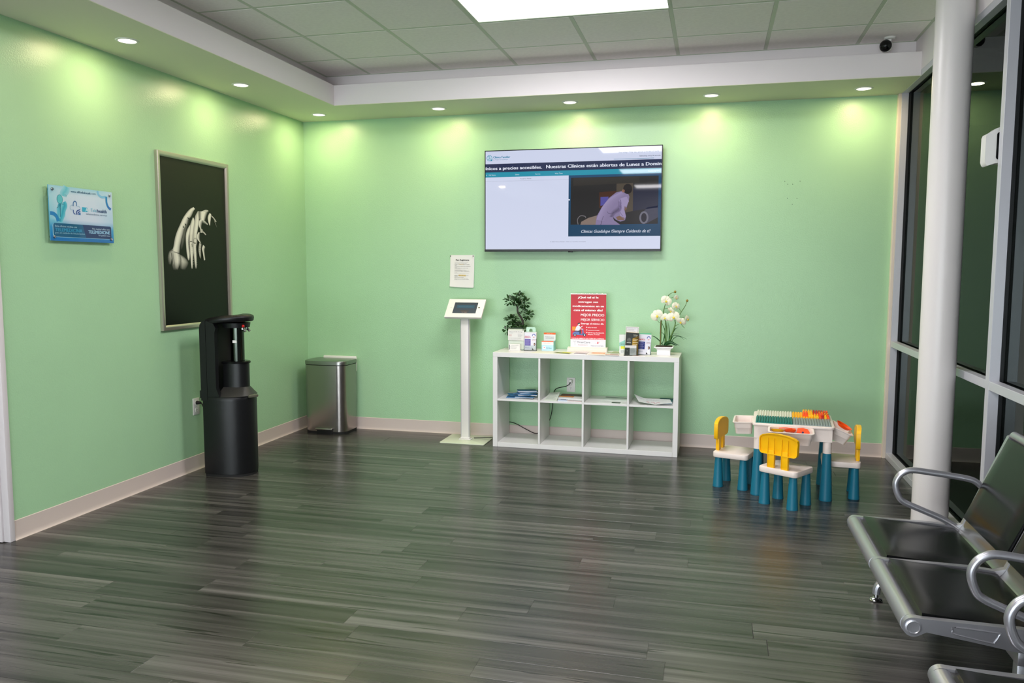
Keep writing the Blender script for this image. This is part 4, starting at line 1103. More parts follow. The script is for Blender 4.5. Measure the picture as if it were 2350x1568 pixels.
# ---------------- things on top of the shelf
ZT = SHt
def sheet(name, label, cat, corners, z, c, group=None, art=None, curl=None, thick=0.0012, m='print'):
    """flat print lying on a surface; corners (x,y) near-left, near-right, far-right, far-left"""
    (x0_, y0_), (x1_, y1_), (x2_, y2_), (x3_, y3_) = corners
    cx0 = (x0_+x2_)/2; cy0 = (y0_+y2_)/2
    t = thing(name, label, cat, (cx0, cy0, z), 0, group)
    n = 7; g = []
    def zf(u, v): return (curl(u, v) if curl else 0.0)
    for i in range(n):
        v = i/(n-1); rw = []
        for k in range(n):
            u = k/(n-1)
            px_ = (x0_*(1-u)+x1_*u)*(1-v)+(x3_*(1-u)+x2_*u)*v; py_ = (y0_*(1-u)+y1_*u)*(1-v)+(y3_*(1-u)+y2_*u)*v
            rw.append((px_-cx0, py_-cy0, thick+zf(u, v)))
        g.append(rw)
    bb = bmesh.new(); R = [[bb.verts.new(p) for p in r] for r in g]
    for i in range(n-1):
        for k in range(n-1): bb.faces.new((R[i][k], R[i][k+1], R[i+1][k+1], R[i+1][k]))
    ext = [(R[0][k], R[0][k+1]) for k in range(n-1)]+[(R[k][n-1], R[k+1][n-1]) for k in range(n-1)]+[(R[n-1][k+1], R[n-1][k]) for k in range(n-1)]+[(R[k+1][0], R[k][0]) for k in range(n-1)]
    low = {}
    for a_, b_ in ext:
        for v_ in (a_, b_):
            if v_ not in low: low[v_] = bb.verts.new((v_.co.x, v_.co.y, v_.co.z-thick))
        bb.faces.new((b_, a_, low[a_], low[b_]))
    B_ = B(); B_.add(bb)
    body = B_.obj('sheet', mat('sheet_stock', c, rough=0.45), t)
    if art:
        def mp(u, v): return ((x0_*(1-u)+x1_*u)*(1-v)+(x3_*(1-u)+x2_*u)*v-cx0, (y0_*(1-u)+y1_*u)*(1-v)+(y3_*(1-u)+y2_*u)*v-cy0)
        A_ = Art(1, 1); art(A_)
        A_.V = [(*mp(p[0], p[1]), thick+zf(p[0], p[1])+0.0004+p[2]) for p in A_.V]
        A_.obj('print', m, t)
    return t
def subdiv_rect(a_, u0, v0, u1, v1, c, n=4):
    for i in range(n):
        for k in range(n):
            a_.rect(u0+(u1-u0)*i/n, v0+(v1-v0)*k/n, u0+(u1-u0)*(i+1)/n, v0+(v1-v0)*(k+1)/n, c)

# bonsai
bx, by = -1.572, 6.435
t = thing('potted_bonsai', 'artificial bonsai with dark green leaves at the left end of the shelf top', 'plant', (bx, by, ZT))
B().rbox(-0.068, 0.068, -0.045, 0.045, 0, 0.172, 0.018, 0.003, taper=0.9).obj('pot', mat('pale_translucent_pot', C(206, 216, 196), rough=0.35), t)
B().rbox(-0.060, 0.060, -0.038, 0.038, 0.170, 0.176, 0.014).obj('soil', 'soil', t)
B().rbox(-0.048, 0.068, -0.04, 0.04, 0.175, 0.183, 0.014).obj('moss', 'leaf', t)
trunk = [(0.028, 0, 0.175), (0.045, 0, 0.20), (0.050, 0, 0.225), (0.038, 0, 0.26), (0.016, 0.0, 0.29), (0.004, 0, 0.32), (0.004, 0, 0.345), (-0.006, 0, 0.365), (-0.022, 0, 0.385)]
B().tube(trunk, [0.011, 0.010, 0.009, 0.0085, 0.0085, 0.008, 0.007, 0.005, 0.003], 8, 4).obj('trunk', 'bark', t)
for pth in ([(0.045, 0, 0.228), (0.060, 0, 0.245), (0.085, 0, 0.265), (0.10, 0, 0.275)], [(0.004, 0, 0.34), (0.012, 0, 0.36), (0.03, 0, 0.38), (0.04, 0, 0.40)], [(0.04, 0, 0.215), (0.0, 0, 0.22), (-0.03, 0, 0.225), (-0.05, 0, 0.23)], [(-0.022, 0, 0.385), (-0.04, 0, 0.395)], [(0.03, 0, 0.20), (-0.03, 0.0, 0.20), (-0.075, -0.02, 0.17)]):
    B().tube(pth, 0.0028, 6, 3).obj('branch', 'bark', t)
def leaf_geo(b, c, d, up, L, W2, bend=0.15):
    d = Vector(d).normalized(); s_ = d.cross(Vector(up)); s_ = s_.normalized() if s_.length > 1e-4 else Vector((1, 0, 0)); n_ = s_.cross(d)
    c = Vector(c); prof = [(0, 0.12), (0.3, 0.6), (0.62, 1.0), (0.85, 0.75), (1.0, 0.1)]
    bm = b.bm; L_, R_, C_ = [], [], []
    for tt_, ww in prof:
        p = c+d*L*tt_-n_*bend*L*tt_*tt_
        L_.append(bm.verts.new(p+s_*W2*ww/2+n_*0.06*L*ww)); R_.append(bm.verts.new(p-s_*W2*ww/2+n_*0.06*L*ww)); C_.append(bm.verts.new(p))
    for i in range(4):
        bm.faces.new((L_[i], C_[i], C_[i+1], L_[i+1])); bm.faces.new((C_[i], R_[i], R_[i+1], C_[i+1]))
rl = random.Random(5)
clusters = [((-0.060, 0, 0.405), (0.040, 0.04, 0.035), 34), ((0.020, 0, 0.435), (0.045, 0.045, 0.035), 44), ((-0.015, 0, 0.425), (0.03, 0.03, 0.025), 18), ((0.060, 0.0, 0.385), (0.042, 0.04, 0.035), 36), ((0.030, 0, 0.37), (0.028, 0.03, 0.03), 20),
            ((0.095, 0, 0.290), (0.034, 0.035, 0.040), 34), ((0.055, 0, 0.300), (0.03, 0.03, 0.022), 14), ((-0.050, 0, 0.250), (0.048, 0.045, 0.030), 44), ((-0.028, 0, 0.215), (0.045, 0.045, 0.025), 32), ((-0.082, -0.02, 0.155), (0.020, 0.02, 0.030), 14),
            ((0.068, -0.02, 0.175), (0.020, 0.03, 0.030), 20), ((0.02, 0, 0.195), (0.05, 0.04, 0.012), 24)]
for (c0, r0, n_) in clusters:
    b = B()
    for k in range(int(n_*1.35)):
        while True:
            p = Vector((rl.uniform(-1, 1), rl.uniform(-1, 1), rl.uniform(-1, 1)))
            if p.length <= 1: break
        pos = Vector(c0)+Vector((p.x*r0[0], p.y*r0[1], p.z*r0[2]))*0.8
        d = Vector((p.x+rl.uniform(-.5, .5), p.y*1.0+rl.uniform(-.5, .5), p.z*0.7+rl.uniform(-.2, .5)))
        leaf_geo(b, pos, d, (rl.uniform(-.4, .4), -0.4, 1), rl.uniform(0.026, 0.038), rl.uniform(0.016, 0.021))
    o = b.obj('foliage', 'leaf', t, smooth=True); o['kind'] = 'stuff'

# two-tier card holder in front of it
t = thing('card_holder', 'white card holder with a savings card in front of the bonsai', 'card holder', (-1.556, 6.345, ZT))
B().box(-0.066, 0.064, -0.005, 0.045, 0, 0.010, 0.002).obj('base', 'acrylic_edge', t)
B().box(-0.066, 0.064, 0.0, 0.003, 0.01, 0.165, 0.001, 1).obj('back_panel', mat('frosted_back', C(206, 214, 200), rough=0.3), t)
B().box(-0.068, 0.066, -0.006, -0.002, 0.082, 0.166, 0.0008, 1).obj('upper_card', 'paper', t)
B().box(-0.048, 0.044, -0.060, -0.056, 0.006, 0.056, 0.0008, 1).box(-0.050, 0.046, -0.054, -0.008, 0.0, 0.004).box(-0.050, 0.046, -0.0565, -0.0545, 0.0, 0.054).obj('lower_card', 'paper', t)
a = Art(0.134, 0.084)
a.text('Discount Rx Savings', 0.5, 0.15, 0.0075, C(90, 90, 90), 0.108)
a.lines(0.06, 0.35, (0.27,), 0.0018, C(150, 150, 160), seed=3).lines(0.62, 0.95, (0.33,), 0.0018, C(150, 150, 160), seed=2)
a.lines(0.05, 0.3, (0.44, 0.50, 0.56), 0.002, C(196, 120, 120), seed=6).lines(0.62, 0.95, (0.44, 0.50, 0.56, 0.62), 0.0018, C(150, 150, 155), seed=8)
a.lines(0.03, 0.98, (0.77,), 0.0022, C(120, 120, 125), seed=9).lines(0.03, 0.9, (0.88,), 0.0018, C(140, 140, 150), seed=4)
a.obj('card_print', 'print', t, plane_mx((-0.068, -0.0063, 0.082), (1, 0, 0), (0, 0, 1)))
a = Art(0.092, 0.05)
a.rect(0.03, 0.1, 0.09, 0.9, C(30, 36, 60)).text('Discount Rx Savings', 0.55, 0.2, 0.0045, C(90, 90, 90), 0.06)
a.lines(0.15, 0.9, (0.4, 0.52, 0.64, 0.76), 0.0016, C(150, 150, 150), seed=5)
a.obj('card_print', 'print', t, plane_mx((-0.048, -0.0603, 0.006), (1, 0, 0), (0, 0, 1)))

# health insurance leaflet holder with a hanging hole
def medico_art(Wd, Ht, blue):
    a = Art(Wd, Ht)
    a.rect(0, 0, 1, 1, C(228, 226, 236)).up()
    a.disc(0.80, 0.17, 0.14*Wd, C(60, 80, 170), 20).rect(0.05, 0.36, 0.54, 0.75, blue)
    a.up(); a.disc(0.80, 0.17, 0.09*Wd, C(228, 226, 236), 20); a.up()
    a.disc(0.80, 0.20, 0.12*Wd, C(200, 60, 60), 16, a0=180, a1=360); a.up()
    a.stroke([(0.68, 0.215), (0.80, 0.20), (0.92, 0.215)], 0.05*Wd, C(235, 235, 240)).stroke([(0.70, 0.25), (0.80, 0.235), (0.90, 0.25)], 0.04*Wd, C(235, 235, 240))
    a.text('SEGURO', 0.05, 0.205, 0.045*Ht, C(190, 110, 130), 0.42*Wd, 'l'); a.text('MEDICO', 0.05, 0.265, 0.065*Ht, C(196, 40, 60), 0.48*Wd, 'l', 0.03)
    a.text('OPEN', 0.80, 0.40, 0.05*Ht, C(110, 60, 90), 0.32*Wd, 'c'); a.text('ENROLLMENT', 0.80, 0.45, 0.02*Ht, C(190, 80, 90), 0.32*Wd, 'c')
    a.lines(0.09, 0.5, (0.40, 0.45, 0.50, 0.55, 0.60, 0.65, 0.70), 0.012*Ht, C(170, 170, 215), seed=11)
    a.lines(0.08, 0.5, (0.82, 0.87), 0.012*Ht, C(120, 130, 160), seed=12)
    # woman
    a.disc(0.86, 0.66, 0.075*Wd, C(50, 34, 30), 14, 0.085*Ht); a.up()
    a.disc(0.84, 0.665, 0.045*Wd, C(196, 150, 130), 12, 0.045*Ht)
    a.poly([(0.70, 0.98), (0.74, 0.80), (0.84, 0.74), (0.94, 0.78), (0.97, 0.98)], C(238, 238, 240)); a.up()
    a.poly([(0.66, 0.98), (0.68, 0.88), (0.74, 0.92), (0.80, 0.98)], C(30, 30, 36))
    return a
t = thing('leaflet_holder', 'clear leaflet holder with a purple and white insurance leaflet and hanging hole', 'leaflet holder', (-1.437, 6.345, ZT))
hp = []
for k in range(17):
    a_ = PI*k/16; hp.append((0.012*math.cos(a_), 0.165+0.012*math.sin(a_)))
tab = B()
tab.prism([(-0.040, 0.15), (-0.014, 0.15), (-0.014, 0.165)]+[(0.014*math.cos(PI-PI*k/8), 0.165+0.014*math.sin(PI-PI*k/8)) for k in range(9)]+[(0.014, 0.15), (0.040, 0.15), (0.040, 0.178), (0.036, 0.188), (0.028, 0.192), (-0.032, 0.192), (-0.038, 0.188), (-0.040, 0.178)], 'y', 0.020, 0.023)
tab.obj('hanging_tab', mat('pale_green_acrylic', C(178, 214, 190), rough=0.2), t)
B().box(-0.052, 0.052, 0.018, 0.021, 0, 0.155, 0.001, 1).obj('back_plate', 'acrylic_edge', t)
B().box(-0.052, 0.052, -0.008, 0.018, 0, 0.004).box(-0.052, 0.052, -0.012, -0.010, 0, 0.045).box(-0.052, -0.050, -0.012, 0.018, 0, 0.10).box(0.050, 0.052, -0.012, 0.018, 0, 0.10).obj('tray', 'acrylic', t)
B().box(-0.050, 0.050, -0.006, 0.016, 0.005, 0.150, 0.001, 1).obj('leaflets', 'paper', t)
medico_art(0.10, 0.145, C(112, 100, 170)).obj('leaflet_print', 'print', t, plane_mx((-0.050, -0.0064, 0.005), (1, 0, 0), (0, 0, 1)))

# small orange and blue box
t = thing('leaflet_box', 'small pale blue card box with orange top edges left of the red banner', 'box', (-1.30, 6.415, ZT), -0.05)
B().box(-0.050, 0.050, -0.030, 0.040, 0, 0.001).box(-0.050, 0.050, -0.031, -0.029, 0, 0.080).box(-0.050, 0.050, 0.038, 0.040, 0, 0.142).obj('card_box', mat('pale_blue_card', C(196, 226, 232), rough=0.5), t, smooth=False)
B().prism([(-0.030, 0), (0.040, 0), (0.040, 0.10), (0.036, 0.08), (-0.030, 0.075)], 'x', 0.048, 0.050).obj('side_flap', mat('aqua_card', C(150, 212, 204), rough=0.5), t, smooth=False)
a = Art(0.10, 0.08)
a.rect(0, 0, 1, 0.42, C(236, 234, 232)).rect(0, 0.42, 1, 1, C(186, 222, 234)).up().rect(0, 0, 1, 0.10, C(240, 100, 50)); a.up()
a.text('Nosotros cuidamos', 0.45, 0.2, 0.0045, C(120, 120, 120), 0.055).text('Get a Payout', 0.62, 0.72, 0.007, C(40, 110, 150), 0.045, 'c', 0.02)
a.poly(rrect(0.1, 0.56, 0.34, 0.86, 0.004, 0.1, 0.08), C(245, 245, 245)); a.up(); a.rect(0.18, 0.66, 0.28, 0.72, C(220, 60, 60))
a.obj('box_print', 'print', t, plane_mx((-0.050, -0.0315, 0), (1, 0, 0), (0, 0, 1)))
a = Art(0.10, 0.142)
a.rect(0, 0, 1, 1, C(232, 232, 230)).up().rect(0, 0, 1, 0.1, C(240, 104, 40)); a.up()
a.text('Health care', 0.5, 0.05, 0.006, C(250, 220, 200), 0.05).text('Tarjetas de seguros', 0.5, 0.24, 0.0055, C(90, 90, 90), 0.072, 'c', 0.01).text('AyudaMedicaHoy', 0.5, 0.32, 0.005, C(90, 90, 90), 0.07, 'c', 0.01)
a.obj('back_print', 'print', t, plane_mx((-0.050, 0.0375, 0), (1, 0, 0), (0, 0, 1)))

# red roll-up banner
t = thing('tabletop_banner', 'red tabletop roll-up pharmacy banner standing in the middle of the shelf top', 'banner', (-0.972, 6.40, ZT), -0.012)
B().prism([(-0.036, 0.001), (0.036, 0.001), (0.036, 0.024), (0.018, 0.036), (0.002, 0.036), (-0.030, 0.028), (-0.036, 0.020)], 'x', -0.158, 0.158).obj('base', mat('pearl_base', C(226, 218, 206), rough=0.3), t)
B().prism([(-0.037, 0), (0.037, 0), (0.037, 0.026), (0.018, 0.038), (-0.030, 0.030), (-0.037, 0.020)], 'x', -0.162, -0.157).obj('end_cap', 'white_plastic', t)
B().prism([(-0.037, 0), (0.037, 0), (0.037, 0.026), (0.018, 0.038), (-0.030, 0.030), (-0.037, 0.020)], 'x', 0.157, 0.162).obj('end_cap', mat('end_cap_grey', C(196, 190, 182), rough=0.3), t)
B().tube([(0, 0.028, 0.03), (0, 0.022, 0.46)], 0.003, 8).obj('support_pole', 'steel', t)
Wb, Hb = 0.288, 0.430
B().box(-Wb/2-0.003, Wb/2+0.003, 0.006, 0.014, 0.463, 0.470, 0.001, 1).obj('top_bar', 'steel', t)
B().box(-Wb/2, Wb/2, 0.0085, 0.0095, 0.034, 0.467).obj('banner_sheet', 'paper', t, smooth=False)
q = homog([(128, 112), (938, 122), (905, 1398), (82, 1378)], [(0, 0), (1, 0), (1, 1), (0, 1)])
Q = lambda pts: [q(*p) for p in pts]
a = Art(Wb, Hb)
a.grad([(0, 0), (0, 0.4), (1, 0.4), (1, 0)], [C(184, 44, 54), C(200, 48, 60), C(200, 48, 60), C(184, 44, 54)])
a.grad([(0, 0.4), (0, 0.856), (1, 0.856), (1, 0.4)], [C(200, 48, 60), C(214, 46, 58), C(214, 46, 58), C(200, 48, 60)])
a.rect(0, 0.856, 1, 1, C(226, 226, 234)).up()
wt = C(244, 240, 240)
for s_, px_, py_, h_, w_, bd in (('¿Qué tal si le', 522, 195, 0.0165, 0.166, 0.03), ('entregan sus', 520, 300, 0.015, 0.160, 0.03), ('medicamentos en su', 518, 400, 0.015, 0.252, 0.03), ('casa el mismo día?', 516, 497, 0.0165, 0.236, 0.03)):
    u, v = q(px_, py_); a.text(s_, u, v, h_, wt, w_, 'c', bd)
u, v = q(345, 607); a.text('MEJOR PRECIO', u, v, 0.0205, wt, 0.190, 'l', 0.01)
u, v = q(345, 720); a.text('MEJOR SERVICIO', u, v, 0.0195, wt, 0.190, 'l', 0.01)
u, v = q(345, 815); a.text('Entrega el mismo día', u, v, 0.0135, wt, 0.184, 'l', 0.02)
for s_, px_, py_, w_ in (('(972) 707-4333', 500, 912, 0.072), ('truecare-rx.com', 500, 975, 0.092), ('3530 W Camp Wisd Blvd #105,', 498, 1038, 0.132), ('Mesquite, TX 75150', 498, 1080, 0.094)):
    u, v = q(px_, py_); a.text(s_, u, v, 0.0078, wt, w_, 'l', 0.015)
for py_ in (908, 970, 1032):
    u, v = q(473, py_); a.disc(u, v, 0.0042, wt, 12)
u, v = q(492, 1180); a.text('FARMACIA ABIERTO LOS 7 DÍAS DE LA SEMANA', u, v, 0.0085, wt, 0.268, 'c', 0.02)
u, v = q(238, 1265); a.text('TrueCare', u, v, 0.015, C(60, 60, 66), 0.108, 'l')
u, v = q(265, 1335); a.text('PHARMACY', u, v, 0.009, C(190, 120, 130), 0.078, 'l')
u, v = q(710, 1360); a.text('MEDZOOMER', u, v, 0.0085, C(110, 110, 124), 0.103, 'c')
a.stroke(Q(bez([(150, 1262), (165, 1238), (185, 1262), (205, 1238), (218, 1262)])), 0.0012, C(150, 150, 156)); a.stroke(Q([(185, 1250), (190, 1350)]), 0.0014, C(150, 150, 156))
a.stroke(Q([(715, 1300), (750, 1250)]), 0.011, C(206, 40, 60)); a.up(); a.stroke(Q([(733, 1273), (750, 1250)]), 0.007, C(236, 236, 240)); a.stroke(Q([(668, 1300), (695, 1290)]), 0.001, C(206, 60, 70))
# scooter courier, simple flat drawing
a.layer(2)
a.poly(Q([(135, 888), (228, 893), (224, 975), (232, 990), (135, 985)]), C(236, 150, 50))
a.poly(Q([(135, 1080), (150, 1040), (200, 1010), (330, 1010), (345, 1050), (330, 1095), (160, 1085)]), C(96, 120, 180))
a.stroke(Q(bez([(330, 1085), (365, 1080), (385, 1030), (378, 965), (395, 960)])), 0.010, C(96, 120, 180))
a.poly(Q([(375, 1100), (365, 1060), (400, 1040), (450, 1070), (462, 1095)]), C(96, 120, 180))
a.rect(*q(165, 992), *q(300, 1008), C(40, 40, 50)); a.up()
for px_ in (195, 418):
    u, v = q(px_, 1095); a.disc(u, v, 0.0125, C(50, 56, 70), 18)
a.up()
for px_ in (195, 418):
    u, v = q(px_, 1095); a.disc(u, v, 0.0055, C(220, 220, 226), 14)
a.poly(Q([(275, 990), (345, 975), (340, 1010), (325, 1075), (300, 1075), (300, 1015), (230, 1005), (232, 985)]), C(52, 48, 60))
a.poly(Q([(200, 985), (235, 890), (262, 862), (300, 868), (325, 915), (300, 985), (260, 998)]), C(226, 226, 236)); a.up()
a.stroke(Q([(300, 880), (330, 915), (378, 872)]), 0.006, C(226, 226, 236)); a.stroke(Q([(290, 930), (330, 945), (385, 955)]), 0.005, C(214, 214, 226))
u, v = q(294, 838); a.disc(u, v, 0.0085, C(240, 224, 214), 14); a.up(); a.poly(Q([(262, 830), (270, 808), (300, 796), (330, 800), (315, 820), (285, 826), (275, 842)]), C(40, 30, 44))
a.obj('banner_print', 'print_vinyl', t, plane_mx((-Wb/2, 0.0082, 0.036), (1, 0, 0), (0, 0, 1)))

# right-hand brochure group
t = thing('brochure_holder', 'clear holder with tall black and yellow brochures near the orchid', 'brochure holder', (-0.604, 6.205, ZT), 0.14)
B().box(-0.055, 0.055, -0.030, 0.030, 0, 0.003).box(-0.055, 0.055, 0.028, 0.030, 0, 0.17).box(-0.055, 0.055, -0.0315, -0.0295, 0, 0.062).box(-0.055, -0.053, -0.03, 0.03, 0, 0.09).box(0.053, 0.055, -0.03, 0.03, 0, 0.09).obj('tray', 'acrylic', t)
B().box(-0.050, 0.050, -0.008, 0.010, 0.004, 0.178, 0.001, 1, M4=Matrix.Rotation(0.06, 4, 'Y')).obj('brochures', mat('brochure_edge', C(206, 176, 80), rough=0.5), t)
B().box(-0.048, 0.052, 0.014, 0.018, 0.004, 0.222, 0.0005, 1, M4=Matrix.Rotation(0.03, 4, 'Y')).obj('title_card', 'paper', t)
B().box(-0.048, 0.040, -0.028, -0.024, 0.004, 0.080, 0.0005, 1).obj('front_card', 'paper', t)
a = Art(0.10, 0.174)
a.rect(0, 0, 1, 1, C(34, 38, 30)).poly([(0.52, 1.0), (0.52, 0.26), (1.0, 0.12), (1, 1)], C(214, 166, 30)).up()
a.disc(0.26, 0.33, 0.016, C(90, 92, 84), 20).disc(0.26, 0.30, 0.006, C(200, 200, 190), 12).rect(0.24, 0.31, 0.28, 0.40, C(190, 190, 180)).rect(0.10, 0.44, 0.42, 0.47, C(190, 190, 180))
a.text('Tratamiento', 0.56, 0.09, 0.007, C(226, 220, 190), 0.034, 'l').text('avanzado', 0.56, 0.14, 0.006, C(226, 220, 190), 0.028, 'l')
a.lines(0.55, 0.97, (0.27, 0.33, 0.42, 0.50, 0.55, 0.63, 0.70, 0.78, 0.85), 0.004, C(238, 220, 170), seed=3).lines(0.08, 0.45, (0.75, 0.82, 0.88), 0.003, C(150, 150, 140), seed=4)
a.obj('brochure_print', 'print_gloss', t, Matrix.Rotation(0.06, 4, 'Y') @ plane_mx((-0.050, -0.0084, 0.004), (1, 0, 0), (0, 0, 1)))
a = Art(0.10, 0.05); a.rect(0.06, 0.1, 0.94, 0.98, C(130, 134, 132)); a.up(); a.rect(0.08, 0.13, 0.92, 0.95, C(228, 228, 232)); a.up(); a.lines(0.12, 0.88, (0.3, 0.42, 0.54, 0.66), 0.0016, C(130, 130, 140), seed=7)
a.obj('title_print', 'print', t, Matrix.Rotation(0.03, 4, 'Y') @ plane_mx((-0.048, 0.0137, 0.172), (1, 0, 0), (0, 0, 1)))
a = Art(0.088, 0.076); a.rect(0, 0.22, 0.42, 0.98, C(76, 80, 72)); a.up(); a.disc(0.2, 0.55, 0.004, C(170, 170, 160), 10).lines(0.48, 0.95, (0.3, 0.4, 0.5, 0.6, 0.7), 0.0018, C(150, 150, 150), seed=2)
a.obj('card_print', 'print', t, plane_mx((-0.048, -0.0283, 0.004), (1, 0, 0), (0, 0, 1)))

t = thing('leaflet_stand', 'white and aqua leaflet with a yellow square behind the tall brochures', 'leaflet', (-0.650, 6.30, ZT), 0.25)
B().box(-0.055, 0.055, 0.0, 0.003, 0, 0.155, 0.001, 1, M4=Matrix.Rotation(-0.12, 4, 'X')).box(-0.052, 0.052, 0.0, 0.060, 0, 0.002).obj('stand', 'acrylic_edge', t)
a = Art(0.11, 0.152)
a.rect(0, 0, 1, 1, C(226, 228, 226)).up().poly([(0, 0.42), (0.5, 0.25), (1, 0.3), (1, 0.62), (0, 0.60)], C(150, 206, 190)).rect(0.1, 0.60, 0.42, 0.74, C(226, 226, 70)); a.up()
a.lines(0.1, 0.9, (0.45, 0.50, 0.82, 0.87, 0.92), 0.003, C(110, 130, 130), seed=5)
a.obj('leaflet_print', 'print', t, Matrix.Rotation(-0.12, 4, 'X') @ plane_mx((-0.055, -0.0004, 0.001), (1, 0, 0), (0, 0, 1)))

t = thing('leaflet_holder', 'holder with white and navy insurance leaflets left of the orchid pot', 'leaflet holder', (-0.512, 6.275, ZT), 0.10)
B().box(-0.052, 0.056, 0.012, 0.015, 0, 0.168, 0.001, 1).obj('back_plate', mat('green_acrylic', C(70, 170, 126), rough=0.3), t)
B().prism([(-0.035, 0), (0.012, 0), (0.012, 0.15)], 'x', 0.052, 0.055).box(-0.052, 0.055, -0.035, 0.012, 0, 0.003).obj('tray', 'acrylic', t)
B().box(-0.050, 0.050, -0.004, 0.011, 0.004, 0.160, 0.001, 1, M4=Matrix.Rotation(0.05, 4, 'Y')).obj('leaflets', 'paper', t)
medico_art(0.10, 0.156, C(22, 40, 120)).obj('leaflet_print', 'print', t, Matrix.Rotation(0.05, 4, 'Y') @ plane_mx((-0.050, -0.0044, 0.004), (1, 0, 0), (0, 0, 1)))

# orchid
ox, oy = -0.360, 6.33
t = thing('potted_orchid', 'white artificial orchid in a square white pot at the right end of the shelf top', 'plant', (ox, oy, ZT))
def sq(hw_, hd_, z): return [(sx*hw_, sy*hd_, z) for sx, sy in ((-1, -1), (1, -1), (1, 1), (-1, 1))]
B().rbox(-0.052, 0.052, -0.048, 0.048, 0, 0.048, 0.006, 0.001).loft([sq(0.052, 0.048, 0.040), sq(0.056, 0.052, 0.050), sq(0.070, 0.062, 0.058), sq(0.074, 0.066, 0.060), sq(0.074, 0.066, 0.066), sq(0.064, 0.056, 0.066), sq(0.060, 0.052, 0.060)]).obj('pot', 'pot_white', t, angle=30)
B().rbox(-0.062, 0.062, -0.054, 0.054, 0.058, 0.069, 0.01, 0.002).obj('bark_chips', 'soil', t)
# pixel-like sketch converted: local (x, z) from the pot centre line
def OP(px_, py_, y_=0.0):
    # crop coordinates of the close-up, 9.5 px per photo px, photo px ~ 3.42 mm here
    return ((px_-400)/9.5*0.00345, y_, (1475-py_)/9.5*0.00345+0.002)
def stem(pts, r, m='orchid_stem', nm='stem'):
    B().tube([OP(*p) for p in pts], r, 7, 4).obj(nm, m, t)
stem([(318, 1270), (322, 1100), (322, 900), (325, 740)], 0.0045, 'orchid_brown', 'stake')
stem([(328, 1270), (335, 1100), (340, 800), (345, 700), (370, 580), (400, 430), (440, 330), (470, 210), (530, 155), (590, 132)], [0.004]*5+[0.0032]*3+[0.002]*2)
stem([(400, 490), (450, 482), (520, 465)], 0.002)
stem([(510, 268), (545, 250), (580, 238)], 0.002)
stem([(430, 1270), (438, 1000), (430, 800), (412, 720)], 0.0042)
stem([(500, 1240), (540, 1100), (600, 930), (630, 800), (620, 730), (650, 720), (700, 650), (745, 560), (820, 440), (850, 370), (865, 320)], [0.0055, 0.0055, 0.005, 0.004, 0.0038, 0.003, 0.003, 0.0028, 0.0025, 0.0022, 0.002])
stem([(700, 655), (760, 662), (815, 670)], 0.002); stem([(740, 545), (715, 500), (690, 470)], 0.002); stem([(610, 870), (660, 835), (700, 820)], 0.0025)
stem([(745, 800), (780, 850), (825, 895)], 0.0018); stem([(245, 730), (280, 780), (310, 800)], 0.0016)
def blade(pts, w0, nm='leaf_blade', m='orchid_leaf'):
    P = bez([OP(p[0], p[1], p[2] if len(p) > 2 else 0.0) for p in pts], 5); n = len(P); b = B(); L_, C_, R_ = [], [], []
    for i, p in enumerate(P):
        t_ = i/(n-1); wv = w0*(math.sin(PI*min(1, 0.12+t_*0.88))**0.7)*(1-t_*0.55)+0.0006
        d = Vector(P[min(i+1, n-1)])-Vector(P[max(i-1, 0)]); d.normalize(); s_ = d.cross(Vector((0.25, 1, 0.15))); s_.normalize()
        p = Vector(p); L_.append(b.bm.verts.new(p+s_*wv/2)); R_.append(b.bm.verts.new(p-s_*wv/2)); C_.append(b.bm.verts.new(p+Vector((0, 0.003, 0))*min(1, wv/0.01)))
    for i in range(n-1):
        b.bm.faces.new((L_[i], C_[i], C_[i+1], L_[i+1])); b.bm.faces.new((C_[i], R_[i], R_[i+1], C_[i+1]))
    b.obj(nm, m, t)
blade([(370, 1270), (300, 1180), (200, 1100), (105, 1078)], 0.010)
blade([(400, 1275, -0.01), (480, 1200, -0.03), (560, 1190, -0.04), (640, 1230, -0.045), (728, 1262, -0.05)], 0.022)
blade([(430, 1270), (500, 1230, -0.02), (560, 1210, -0.03), (620, 1245, -0.04), (680, 1270, -0.045)], 0.026)
blade([(365, 1240), (400, 1100), (410, 960), (360, 830), (345, 790)], 0.008)
blade([(410, 1270), (430, 1100), (450, 900), (455, 740)], 0.008)
blade([(420, 1270), (412, 1000), (418, 740)], 0.007, m='orchid_stem')
blade([(445, 1270), (470, 1000), (480, 760)], 0.006, m='orchid_stem')
blade([(500, 1250), (510, 1050), (490, 800)], 0.012)
blade([(520, 1250), (560, 1060), (620, 930), (690, 890)], 0.012)
blade([(490, 1240), (540, 1060), (620, 1025), (720, 1030)], 0.006)
blade([(520, 1240), (600, 1060), (760, 1085), (885, 1135)], 0.006)
blade([(540, 1220), (620, 1110), (720, 1080), (830, 1155)], 0.006)
blade([(440, 1260), (400, 1060), (345, 1005), (290, 1020)], 0.005)
